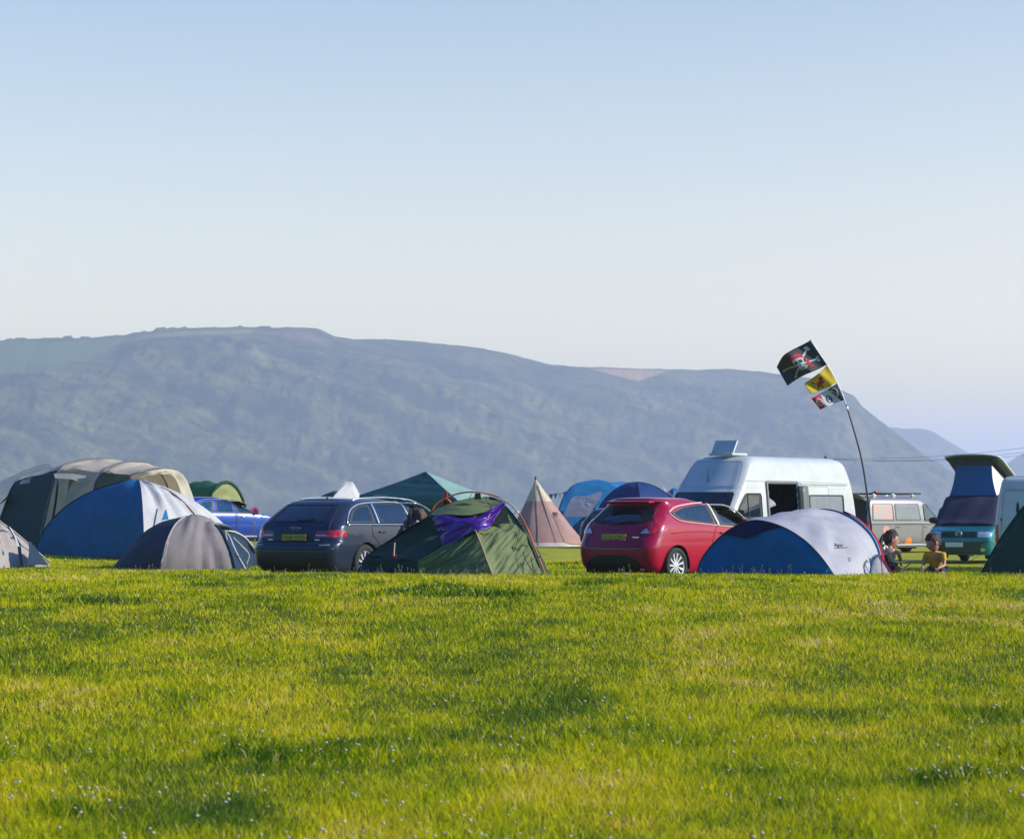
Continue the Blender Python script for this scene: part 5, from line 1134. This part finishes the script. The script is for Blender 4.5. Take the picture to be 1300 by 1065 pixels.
t.part('rear_panel', blend(cr_pts([Q(464, 705, 34.4), TL, Q(612, 631, 34.4), RS, RM, R0], 30), cr_pts([GP(462, 35.0), back[0], back[1], back[2], GP(696, 34.2)], 30), 10), DKG, amp=.03, seed=116)
t.part('dark_gap', quad(Q(560, 690, 33.32), Q(592, 692, 33.12), Q(604, 672, 33.12), Q(590, 668, 33.38), 5, 5), M_dark)
t.part('inner_window', quad(Q(618, 668, 33.42), Q(648, 664, 33.42), Q(640, 642, 33.72), Q(626, 652, 33.62), 8, 8), fab('fabric_mesh_dark', (.022, .040, .030)), amp=.01, seed=117)
# orange poles
big = [Q(548, 651, 34.1), Q(552, 642, 34.1), Q(562, 634, 34.1), Q(580, 627, 34.1), Q(600, 624.5, 34.0), Q(622, 627.5, 34.0), Q(640, 635, 33.9), Q(656, 648, 33.8), Q(668, 668, 33.6), Q(680, 698, 33.4), Q(694, 733, 33.2)]
t.pole(big, M_porange, .011, 'hoop_pole', 70); t.pole([Q(634, 633, 33.85), Q(648, 640, 33.8), Q(658, 651, 33.75)], mat('pole_joint_silver', (.7, .68, .6), .3, .6), .014, 'pole_joint')
t.pole([Q(603, 672, 33.0), Q(612, 694, 32.9), Q(620, 716, 32.75), Q(628, 735, 32.6)], mat('webbing_ochre', (.40, .24, .12), .6), .010, 'webbing_edge')
t.pole([Q(501, 689, 33.8), Q(500, 707, 33.7)], F_beige, .010, 'pull_tab'); t.pole([Q(498, 700, 33.6), Q(500, 708, 33.6), Q(503, 704, 33.6)], mat('tab_red', (.35, .04, .02), .7), .014, 'pull_tab')
for pts in ([(604, 672), (618, 676), (632, 684), (645, 692), (656, 697)], [(656, 697), (664, 692), (670, 694)], [(664, 700), (668, 712), (676, 724), (683, 732)], [(674, 707), (677, 720), (684, 731), (689, 730)], [(660, 672), (657, 686), (654, 696)], [(676, 711), (681, 706), (686, 708)], [(668, 674), (664, 668), (652, 664)]):
    t.pole([Q(a, b, 33.35 - (b - 670) * .007) for a, b in pts], M_black, .0065, 'strap')
for k in range(5):
    q = big[4 + k]; t.pole([q, q + Vector((-.05 - .01 * k, -.02, -.10))], F_lgrey, .006, 'pole_clip', 3)
t.tris('pole_clip_black', [Q(603, 626, 33.9), Q(610, 626, 33.9), Q(611, 634, 33.9), Q(602, 634, 33.9)], M_black, .02)
t.cord(Q(474, 706, 34.2), Q(432, 735, 33.6), M_black, .005); t.cord(Q(455, 722, 34.2), Q(448, 733, 33.9), M_black, .004); t.cord(Q(686, 700, 33.4), Q(700, 708, 33.3), M_cord, .003)
# purple cloth lying over it
rows = []
top = cr_pts([Q(548, 653.5, 33.66), Q(562, 654, 33.50), Q(590, 656, 33.38), Q(612, 653, 33.32), Q(626, 645, 33.40), Q(640, 637.5, 33.72)], 64)
bot = cr_pts([Q(562, 692, 33.34), Q(570, 690, 33.28), Q(588, 681, 33.16), Q(606, 673, 33.02), Q(624, 664, 33.16), Q(640.5, 639.5, 33.70)], 64)
rows = wrinkle(blend(top, bot, 44), .030, 5, 5, 121, ridge=False, skew=3)
rows = [[q + Vector((0, -.04, 0)) for q in r_] for r_ in rows]
mb = MB(); mb.grid(rows); pc = mb.build('purple_cloth', mat('satin_purple', (.075, .006, .24), .30, c2=(.05, .003, .18), scale=4, spec=.6), None, solid=.006)
tag(pc, 'shiny purple cloth draped over the moss green tent', 'cloth')
# things behind its left slope: a person bending, and a bundle of orange cloth on the pole

# ================================================================== small things round the tents
def lump(mb, c, r, seed, amp=.35, n=16):
    rows = []
    for i in range(n + 1):
        th = math.pi * i / n; row = []
        for k in range(2 * n + 1):
            a = math.pi * k / n; d = Vector((math.sin(th) * math.cos(a), math.sin(th) * math.sin(a), math.cos(th)))
            f = 1 + amp * (mnoise.fractal(d * 1.7 + Vector((seed, 0, 0)), 1.0, 2.0, 4))
            row.append(Vector(c) + Vector((d.x * r[0], d.y * r[1], d.z * r[2])) * f)
        rows.append(row)
    mb.grid(rows)
# black holdall and coats heaped behind the left slope of the green tent
b0 = GP(524, 36.2); o = empty('black_bag', b0, 0, 'black bags and dark coats heaped behind the left slope of the moss green tent', 'bags')
mb = MB(); lump(mb, P(524, 668, 36.2) - b0 + Vector((0, 0, -.18)), (.17, .2, .42), 3); mb.build('coat', mat('coat_black', (.012, .012, .016), .7, bump=.4, bscale=10), o)
mb = MB(); lump(mb, P(516, 679, 36.0) - b0, (.13, .15, .15), 5); mb.build('holdall', mat('holdall_black', (.02, .018, .02), .6), o)
mb = MB(); lump(mb, P(533, 655, 36.1) - b0, (.10, .10, .11), 8, .3); mb.build('brown_hood', mat('hood_brown', (.10, .045, .035), .8), o)
mb = MB(); lump(mb, P(530, 663, 35.9) - b0, (.035, .03, .03), 9, .3); mb.build('pale_lining', mat('lining_pale', (.55, .45, .38), .8), o)
# orange and red cloth tied where the pole rises
b0 = P(566, 640, 34.5); o = empty('cloth_bundle', (b0.x, b0.y, b0.z), 0, 'orange and red cloth bundle tied to pole at top of moss green tent', 'cloth')
mb = MB(); mb.grid([[Vector(((u - .5) * .16 * (1 - v) + .02 * math.sin(9 * v), .05 * math.sin(3 * u + 2 * v), v * .20 - .02 + .02 * math.sin(7 * u))) + Vector((.0, 0, 0)) for u in np.linspace(0, 1, 9)] for v in np.linspace(0, 1, 9)]); mb.build('orange_cloth', mat('cloth_orange', (.55, .10, .02), .6, c2=(.30, .03, .02), scale=14), o, solid=.02)
mb = MB(); mb.grid([[Vector((-.22 + .30 * u, .03 + .02 * math.sin(6 * u), -.10 + .13 * u - .05 * v)) for u in np.linspace(0, 1, 10)] for v in (0, .5, 1)]); mb.build('red_strip', mat('cloth_red', (.35, .03, .04), .6), o, solid=.015)
mb = MB(); mb.grid([[Vector((-.12 + .20 * u, .02, -.09 + .04 * u - .035 * v)) for u in np.linspace(0, 1, 10)] for v in (0, 1)]); mb.build('pale_stripe', mat('cloth_pale_blue', (.35, .42, .55), .6), o, solid=.015)
mb = MB(); lump(mb, Vector((.02, .02, -.14)), (.13, .06, .055), 12); mb.build('dark_wrap', mat('coat_black', (.012, .012, .016), .7), o)
# pink windmill behind the blue car's bonnet
b0 = GP(323, 69.2); o = empty('pinwheel', b0, 0, 'small bright pink garden windmill beside the bright blue car bonnet', 'windmill')
top = P(323.5, 647.5, 69.2) - b0
mb = MB(); mb.tube([(0, 0, 0), top], .01, 5); mb.build('stick', M_pole, o)
mb = MB()
for k in range(6):
    a = k * math.pi / 3; d = Vector((math.cos(a), 0, math.sin(a))); e = Vector((-math.sin(a), 0, math.cos(a)))
    mb.add([top, top + d * .07 + e * .05 - Vector((0, .05, 0)), top + d * .12 - Vector((0, .02, 0)), top + d * .06 - e * .02], [(0, 1, 2, 3)])
mb.build('sail', mat('pinwheel_pink', (.70, .06, .25), .5, trans=.3), o, False, solid=.01)

# ------------------------------------------------------------------ flagpole and its three flags
FY = 70.0
pp = [P(a, b, FY) for a, b in ((1028.5, 431), (1040, 449), (1051, 465), (1062, 485), (1072, 508), (1084, 546), (1094, 584), (1101, 628))]; pf = GP(1109, FY - .2)
pp = pp + [P(1106, 672, FY), pf - Vector((0, 0, .05))]
o = empty('flagpole', pf, 0, 'tall thin bending flagpole between the white high roof van and silver van', 'flagpole')
cc = cr_pts([q - pf for q in pp], 90); mb = MB(); mb.tube(cc[:31], .022, 8); mb.build('upper_pole', mat('pole_white', (.62, .62, .62), .4), o)
mb = MB(); mb.tube(cc[29:], [.024 + .010 * k / 60 for k in range(len(cc[29:]))], 8); mb.build('lower_pole', mat('pole_carbon', (.03, .03, .035), .4), o)
mb = MB(); mb.tube([cc[28], cc[31]], .034, 8); mb.build('joint', M_chrome, o)
def flag(name, label, tl, hoist, top, bot, base_m, decals, wave, seed):
    'top, bot: pixel points from hoist to fly'
    NU, NV = 30, 18
    T_ = cr_pts([Vector((a, b, 0)) for a, b in top], NU); B_ = cr_pts([Vector((a, b, 0)) for a, b in bot], NU)
    loc = P(top[0][0], top[0][1], FY); root = empty(name, loc, 0, label, 'flag', 'flags flying from the tall pole')
    def F(u, v, off=0):
        x = u * (NU - 1); i = min(int(x), NU - 2); f = x - i; a = T_[i].lerp(T_[i + 1], f); b = B_[i].lerp(B_[i + 1], f); q = a.lerp(b, v)
        bow = math.sin(math.pi * v) * math.sin(math.pi * u) * 1.2
        y = FY - .05 + wave * math.sin(u * 7.5 + v * 1.8 + seed) * min(1, u * 2.5) + off
        return P(q.x + bow * .4, q.y + bow * .2, y) - loc
    mb = MB(); mb.grid([[F(u, v) for v in np.linspace(0, 1, NV)] for u in np.linspace(0, 1, NU)]); cl_ = mb.build('cloth', base_m, root, solid=.008)
    for nm, mm, polys, lay in decals:
        mb = MB()
        for poly in polys:
            pl = [Vector((a, b)) for a, b in poly]; dn = []
            for i in range(len(pl)):
                a, b = pl[i], pl[(i + 1) % len(pl)]; k = max(1, int((b - a).length / .05)); dn += [a.lerp(b, j / k) for j in range(k)]
            cgr = sum(dn, Vector((0, 0))) / len(dn)
            for sg in (-1, 1):
                rings = [[F(*(cgr + (p - cgr) * f), sg * (.010 + .005 * lay)) for p in dn] for f in (1, .66, .33, .001)]; n = len(dn)
                mb.add([q for r_ in rings for q in r_], [(i * n + j, i * n + (j + 1) % n, (i + 1) * n + (j + 1) % n, (i + 1) * n + j) for i in range(3) for j in range(n)])
        mb.build(nm, mm, root)
    return root
def ell(cx, cy, a, b, n=14, rot=0): return [(cx + a * math.cos(t) * math.cos(rot) - b * math.sin(t) * math.sin(rot), cy + a * math.cos(t) * math.sin(rot) + b * math.sin(t) * math.cos(rot)) for t in np.linspace(0, 2 * math.pi, n + 1)[:-1]]
def bar(x0, y0, x1, y1, w_):
    dx, dy = x1 - x0, y1 - y0; L = math.hypot(dx, dy); nx, ny = -dy / L * w_, dx / L * w_; return [(x0 + nx, y0 + ny), (x1 + nx, y1 + ny), (x1 - nx, y1 - ny), (x0 - nx, y0 - ny)]
def ringp(cx, cy, a, b, w_, n=16): 
    out = []
    for k in range(n):
        t0, t1 = 2 * math.pi * k / n, 2 * math.pi * (k + 1) / n
        out.append([(cx + a * math.cos(t0), cy + b * math.sin(t0)), (cx + a * math.cos(t1), cy + b * math.sin(t1)), (cx + (a - w_) * math.cos(t1), cy + (b - w_ * 1.3) * math.sin(t1)), (cx + (a - w_) * math.cos(t0), cy + (b - w_ * 1.3) * math.sin(t0))])
    return out
K_ = mat('flag_black', (.012, .013, .022), .7, trans=.1); Wt = mat('flag_white', (.62, .64, .64), .7, trans=.3); Rd = mat('flag_red', (.62, .02, .045), .7, trans=.35); Yl = mat('flag_yellow', (.72, .56, .01), .7, trans=.4, c2=(.62, .44, .01)); Gy = mat('flag_grey', (.30, .33, .36), .7, trans=.2); Dr = mat('flag_dark_red', (.42, .03, .03), .7, trans=.3)
flag('pirate_flag', 'black pirate flag with skull in red bandana and crossed bones, topmost on the pole', None, None, [(1029, 432), (1018, 438), (1006, 444), (994, 452), (986, 466)], [(1050, 463), (1036, 470), (1020, 477), (1008, 484), (1000, 490)], K_,
     [('crossbones', Wt, [bar(.20, .22, .50, .52, .028), bar(.12, .66, .45, .58, .030), ell(.19, .15, .05, .055), ell(.16, .23, .04, .05), ell(.09, .62, .035, .05), ell(.10, .73, .035, .05)], 0),
      ('far_bones', Gy, [bar(.60, .58, .88, .40, .022), bar(.58, .66, .74, .88, .024), ell(.74, .90, .035, .04), ell(.90, .40, .03, .05)], 0),
      ('skull', Wt, [ell(.50, .44, .125, .17), [(.42, .55), (.58, .55), (.56, .70), (.44, .70)]], 1),
      ('jaw', Gy, [[(.36, .70), (.42, .80), (.54, .80), (.62, .68), (.58, .66), (.52, .74), (.44, .74), (.40, .66)]], 1),
      ('bandana', Rd, [[(.34, .42), (.37, .24), (.47, .15), (.60, .20), (.68, .34), (.56, .32), (.44, .35)], [(.34, .42), (.28, .52), (.30, .66), (.36, .56)]], 2),
      ('bandana_tail', Dr, [bar(.34, .58, .26, .84, .022), bar(.36, .62, .33, .84, .016)], 2),
      ('eye_socket', K_, [ell(.45, .47, .042, .06), ell(.57, .47, .036, .055), [(.51, .56), (.53, .62), (.49, .62)]], 3)], .16, 0)
flag('yellow_flag', 'yellow flag with a red rampant lion, middle one on the pole', None, None, [(1049.5, 464), (1042, 472), (1034, 478), (1021, 487)], [(1062, 485), (1052, 492), (1041, 496), (1029, 500)], Yl,
     [('lion', Dr, [ell(.50, .50, .13, .13, rot=.5), ell(.44, .30, .07, .09), bar(.50, .45, .32, .30, .03), bar(.52, .55, .34, .55, .03), bar(.58, .58, .48, .85, .035), bar(.62, .55, .66, .86, .03), bar(.62, .50, .74, .34, .02), ell(.75, .28, .04, .06), bar(.40, .24, .34, .18, .02)], 0)], .12, 2)
flag('emblem_flag', 'black white and red banded flag with ring emblems, lowest on the pole', None, None, [(1062, 487), (1053, 493), (1042, 499), (1030, 506)], [(1071.5, 508), (1062, 511), (1052, 515), (1041.5, 520)], Wt,
     [('black_band', K_, [[(0, 0), (.36, 0), (.24, .5), (.12, 1), (0, 1)]], 0), ('red_band', Rd, [[(.66, 0), (1, 0), (1, 1), (.80, 1), (.70, .5)]], 0),
      ('white_ring', Wt, ringp(.20, .38, .13, .30, .035) + [bar(.13, .6, .27, .16, .012)], 1), ('black_ring', K_, ringp(.50, .62, .11, .28, .05) + [ell(.50, .62, .03, .07)], 1), ('pale_ring', Wt, ringp(.84, .50, .12, .30, .05) + [bar(.80, .62, .88, .38, .016)], 1)], .10, 4)

# ------------------------------------------------------------------ power line far behind
polesP = []
for px, Y, lab in ((1048, 186, 'wooden power pole at the field edge behind the white high roof van'), (1560, 150, 'wooden power pole standing further right along the wires')):
    b0 = GP(px, Y); o = empty('power_pole', b0, 0, lab, 'power pole', 'power poles'); H = 5.6 if px < 1100 else 7.4
    mb = MB(); mb.tube([(0, 0, -.3), (0, 0, H)], [.12, .09], 10); mb.build('pole', mat('creosote_wood', (.09, .07, .05), .9), o)
    mb = MB(); mb.box((0, 0, H - .35), (1.5, .1, .1)); mb.build('crossarm', mat('creosote_wood', (.09, .07, .05), .9), o)
    polesP.append(b0 + Vector((0, 0, H - .25)))
o = empty('power_cable', polesP[0], 0, 'thin power cables slanting across the far headland at the right', 'cable')
for k, dz in ((-.6, .0), (0, .22), (.6, -.05)):
    a, b = polesP[0] + Vector((k, 0, dz * .3)), polesP[1] + Vector((k, 0, dz * 3)); mb = MB(); mb.tube([a.lerp(b, t) + Vector((0, 0, -1.0 * 4 * t * (1 - t))) - polesP[0] for t in np.linspace(0, 1, 40)], .012, 4); mb.build('wire', M_pole, o)

# ------------------------------------------------------------------ people
M_skin = mat('skin', (.50, .28, .19), .5, c2=(.36, .17, .11), scale=12, spec=.4); M_hairb = mat('hair_brown', (.060, .026, .014), .7, c2=(.020, .010, .006), scale=40, bump=.6, bscale=60)
M_eye = mat('eye_dark', (.01, .008, .006), .2)
def skin_mesh(name, nodes, edges, m, parent, sub=2):
    me = bpy.data.meshes.new(name); names = list(nodes); me.from_pydata([nodes[k][0] for k in names], [(names.index(a), names.index(b)) for a, b in edges], []); me.update()
    o = bpy.data.objects.new(name, me); COL.objects.link(o); o.parent = parent; me.materials.append(m)
    o.modifiers.new('skin', 'SKIN'); sv = me.skin_vertices[0].data
    for i, k in enumerate(names): r_ = nodes[k][1]; sv[i].radius = r_ if isinstance(r_, tuple) else (r_, r_); sv[i].use_root = (i == 0)
    o.modifiers['skin'].use_smooth_shade = True
    q = o.modifiers.new('sub', 'SUBSURF'); q.levels = sub; q.render_levels = sub
    dg = bpy.context.evaluated_depsgraph_get(); me2 = bpy.data.meshes.new_from_object(o.evaluated_get(dg)); o.modifiers.clear(); o.data = me2
    if not me2.materials: me2.materials.append(m)
    for p in me2.polygons: p.use_smooth = True
    return o
def head_parts(parent, c, fwd, up, s, hair_len=.0, seed=0):
    'head about .22*s tall, face towards fwd'
    fwd = Vector(fwd).normalized(); up = (Vector(up) - fwd * Vector(up).dot(fwd)).normalized(); rt = fwd.cross(up); c = Vector(c)
    def W(x, y, z): return c + (rt * x + fwd * y + up * z) * s
    def shape(d, e=0):
        x, y, z = d; rx, ry, rz_ = .076, .094, .115
        j = 1 - .30 * max(0, -z) ** 1.3; f = 1
        yy = y * ry * (1 - .10 * max(0, -z) * (1 if y < 0 else 0)) ; xx = x * rx * j
        if y > .3: yy += .006 * math.exp(-((z + .05) / .5) ** 2)
        if y > .55 and abs(x) < .28: yy += .020 * math.exp(-((z + .18) / .14) ** 2 - (x / .13) ** 2) + .006 * math.exp(-((z + .50) / .10) ** 2 - (x / .25) ** 2) + .007 * math.exp(-((z + .82) / .12) ** 2 - (x / .3) ** 2)
        for sx_ in (-1, 1): yy -= .010 * math.exp(-((z - .06) / .12) ** 2 - ((x - sx_ * .38) / .16) ** 2) if y > .3 else 0
        if z < -.2 and y < .2: yy += .028 * min(1, (-z - .2)) * (.2 - y)
        return (xx * (1 + e), yy * (1 + e), z * rz_ * (1 + e))
    def ballg(n, fn):
        rows = []
        for i in range(n + 1):
            th = math.pi * i / n; rows.append([W(*fn((math.sin(th) * math.cos(a), math.sin(th) * math.sin(a), math.cos(th)))) for a in np.linspace(0, 2 * math.pi, 2 * n + 1)])
        return rows
    mb = MB(); mb.grid(ballg(26, shape)); hd = mb.build('head', M_skin, parent)
    def hair(d):
        x, y, z = d; q = shape(d); line = .42 - .95 * max(0, -y + .25) - (.10 if abs(x) > .8 else 0) - hair_len * (1 if y < .3 else 0)
        t = max(0, min(1, (z - line) * 6 + .5)); k = 1 + (.02 + .16 * (0.5 + mnoise.fractal(Vector(d) * 6 + Vector((seed, 0, 0)), 1, 2, 3))) * t - .06 * (1 - t)
        return tuple(v * k for v in q)
    mb = MB(); mb.grid(ballg(30, hair)); mb.build('hair', M_hairb, parent)
    for sx_ in (-1, 1):
        mb = MB(); mb.grid([[W(sx_ * (.074 + .012 * math.sin(th)), -.004 + .018 * math.cos(a) * math.sin(th), -.012 + .030 * math.sin(a) * math.sin(th)) + rt * sx_ * .012 * s * math.cos(th) for a in np.linspace(0, 2 * math.pi, 11)] for th in np.linspace(0, math.pi, 7)]); mb.build('ear', M_skin, parent)
        mb = MB(); mb.grid([[W(sx_ * .030 + .011 * math.cos(a) * math.sin(th), .078 + .008 * math.cos(th), .006 + .006 * math.sin(a) * math.sin(th)) for a in np.linspace(0, 2 * math.pi, 9)] for th in np.linspace(0, math.pi, 5)]); mb.build('eye', M_eye, parent)
    mb = MB(); mb.tube([W(-.02, .086, -.060), W(0, .092, -.058), W(.02, .086, -.060)], .0045 * s, 6); mb.build('mouth', mat('lips', (.35, .10, .08), .5), parent)
def hand(nodes, edges, pre, w, dirv, side, up_, sc=1.0, curl=.6):
    'palm and five curled fingers added to a skin graph'
    d = Vector(dirv).normalized(); sd_ = Vector(side).normalized(); up_ = Vector(up_).normalized(); w = Vector(w)
    palm = w + d * .045 * sc; nodes[pre + 'palm'] = (palm, (.020 * sc, .014 * sc)); edges.append((pre + 'wrist', pre + 'palm'))
    for k, (o_, ln) in enumerate(((-.024, .060), (-.008, .070), (.008, .066), (.023, .052))):
        a = palm + d * .028 * sc + sd_ * o_ * sc; b = a + (d * math.cos(curl) - up_ * math.sin(curl)) * ln * .55 * sc; e = b + (d * math.cos(curl * 2.1) - up_ * math.sin(curl * 2.1)) * ln * .45 * sc
        for nm, q, rr in (('a', a, .0085), ('b', b, .0078), ('c', e, .0065)): nodes[f'{pre}f{k}{nm}'] = (q, rr * sc)
        edges += [(pre + 'palm', f'{pre}f{k}a'), (f'{pre}f{k}a', f'{pre}f{k}b'), (f'{pre}f{k}b', f'{pre}f{k}c')]
    a = palm - sd_ * .028 * sc - d * .005; b = a + (d * .7 - sd_ * .6 - up_ * .3).normalized() * .032 * sc; nodes[pre + 'ta'] = (a, .010 * sc); nodes[pre + 'tb'] = (b, .0085 * sc); edges += [(pre + 'palm', pre + 'ta'), (pre + 'ta', pre + 'tb')]
def child(px, Y, rz, label, lean, headdir, sc, shirt=None, arm_up=False, seed=0, sink=0.0, seat=.06, hc=None):
    loc = GP(px, Y); loc.z -= sink; root = empty('person', loc, R(rz), label, 'person', None)
    V = lambda x, y, z: Vector((x, y, z)) * sc
    L = lean                                    # local +x is forwards
    n = {'pelvis': (V(0, 0, .10 + seat), (.13 * sc, .10 * sc)), 'waist': (V(.03 * L, 0, .21 + seat), (.115 * sc, .09 * sc)), 'chest': (V(.10 * L, 0, .33 + seat), (.135 * sc, .095 * sc)), 'upchest': (V(.16 * L, 0, .42 + seat), (.105 * sc, .07 * sc)), 'neck': (V(.20 * L, 0, .475 + seat), .042 * sc), 'neck2': (V(.235 * L, 0, .53 + seat), .040 * sc)}
    e = [('pelvis', 'waist'), ('waist', 'chest'), ('chest', 'upchest'), ('upchest', 'neck'), ('neck', 'neck2')]
    for sg, p in ((1, 'l'), (-1, 'r')):
        n[p + 'sh'] = (V(.16 * L, sg * .165, .41 + seat), .052 * sc)
        if arm_up and sg > 0: el = V(.33, sg * .12, .26 + seat); wr = V(.33 * L + .16, sg * .03, .47 + seat)
        else: el = V(.20 * L + .04, sg * .20, .22 + seat); wr = V(.36, sg * .15, .18 + seat)
        n[p + 'el'] = (el, .031 * sc); n[p + 'fa'] = (el.lerp(wr, .5), .028 * sc); n[p + 'wrist'] = (wr, .020 * sc)
        e += [('upchest', p + 'sh'), (p + 'sh', p + 'el'), (p + 'el', p + 'fa'), (p + 'fa', p + 'wrist')]
        hand(n, e, p, wr, wr - el, Vector((0, 1, 0)), Vector((0, 0, 1)), sc * .85)
        n[p + 'hip'] = (V(.05, sg * .085, .09 + seat), .075 * sc); n[p + 'knee'] = (V(.28, sg * .21, .10), .050 * sc); n[p + 'calf'] = (V(.32, sg * .10, .07), .044 * sc); n[p + 'ank'] = (V(.34, sg * -.02, .045), .030 * sc); n[p + 'toe'] = (V(.40, sg * -.10, .03), .026 * sc)
        e += [('pelvis', p + 'hip'), (p + 'hip', p + 'knee'), (p + 'knee', p + 'calf'), (p + 'calf', p + 'ank'), (p + 'ank', p + 'toe')]
    skin_mesh('body', n, e, M_skin, root)
    up1 = .018 * sc; keep = ['pelvis', 'lhip', 'rhip', 'lknee', 'rknee']
    k = {q: (n[q][0], tuple(v + up1 for v in (n[q][1] if isinstance(n[q][1], tuple) else (n[q][1],) * 2))) for q in keep}
    skin_mesh('shorts', k, [('pelvis', 'lhip'), ('pelvis', 'rhip'), ('lhip', 'lknee'), ('rhip', 'rknee')], mat('shorts_navy', (.02, .025, .05), .8), root)
    if shirt:
        keep = ['pelvis', 'waist', 'chest', 'upchest', 'lsh', 'rsh']; k = {q: (n[q][0], tuple(v + up1 for v in (n[q][1] if isinstance(n[q][1], tuple) else (n[q][1],) * 2))) for q in keep}
        for p in 'lr': k[p + 'slv'] = (n[p + 'sh'][0].lerp(n[p + 'el'][0], .65), (.048 * sc,) * 2)
        k['collar'] = (n['neck'][0].lerp(n['upchest'][0], .12), (.064 * sc,) * 2)
        skin_mesh('shirt', k, [('pelvis', 'waist'), ('waist', 'chest'), ('chest', 'upchest'), ('upchest', 'collar'), ('upchest', 'lsh'), ('upchest', 'rsh'), ('lsh', 'lslv'), ('rsh', 'rslv')], shirt, root)
    head_parts(root, n['neck2'][0] + Vector((.03 * L + .02, 0, .115)) * sc, headdir, (0, 0, 1), 1.18, seed=seed, hair_len=.25)
    return root
lk = child(1128, 36.0, 66, 'bare backed child with curly brown hair in a low chair beside the pop up tent', 0.6, (.7, -1.0, -.15), .80, seed=2, seat=.10)
rk = child(1189, 36.0, 243, 'child in a yellow t-shirt with dark hair, head bowed, sitting on the grass', 0.7, (.75, -.75, -.40), .82, shirt=mat('shirt_yellow', (.62, .36, .03), .8, c2=(.50, .27, .02), bump=.4, bscale=14, trans=.1), seed=7, seat=.03)
b0 = GP(1130, 35.9); o = empty('camping_chair', b0, R(40), 'low black folding camping chair under the bare backed child', 'chair')
for sg in (1, -1):
    mb = MB(); mb.tube([(-.22, sg * .20, .0), (.22, sg * .20, .22)], .011, 6); mb.tube([(.20, sg * .20, .0), (-.20, sg * .20, .24), (-.26, sg * .20, .40)], .011, 6); mb.build('leg_frame', M_black, o)
    mb = MB(); mb.grid([[(-.22 + .46 * u, sg * .20 + w_, .235 + .012 * u) for u in np.linspace(0, 1, 5)] for w_ in (-.025, .025)]); mb.build('armrest', M_black, o, solid=.02)
mb = MB(); mb.grid([[(-.17 + .36 * u, -.19 + .38 * v, .11 - .03 * math.sin(math.pi * v) + .02 * u) for u in np.linspace(0, 1, 6)] for v in np.linspace(0, 1, 7)]); mb.build('seat', mat('chair_canvas', (.015, .015, .02), .9), o, solid=.012)
mb = MB(); mb.grid([[(-.20 - .07 * u + -.02 * math.sin(math.pi * v), -.19 + .38 * v, .16 + .20 * u) for u in np.linspace(0, 1, 6)] for v in np.linspace(0, 1, 7)]); mb.build('backrest', mat('chair_canvas', (.015, .015, .02), .9), o, solid=.012)
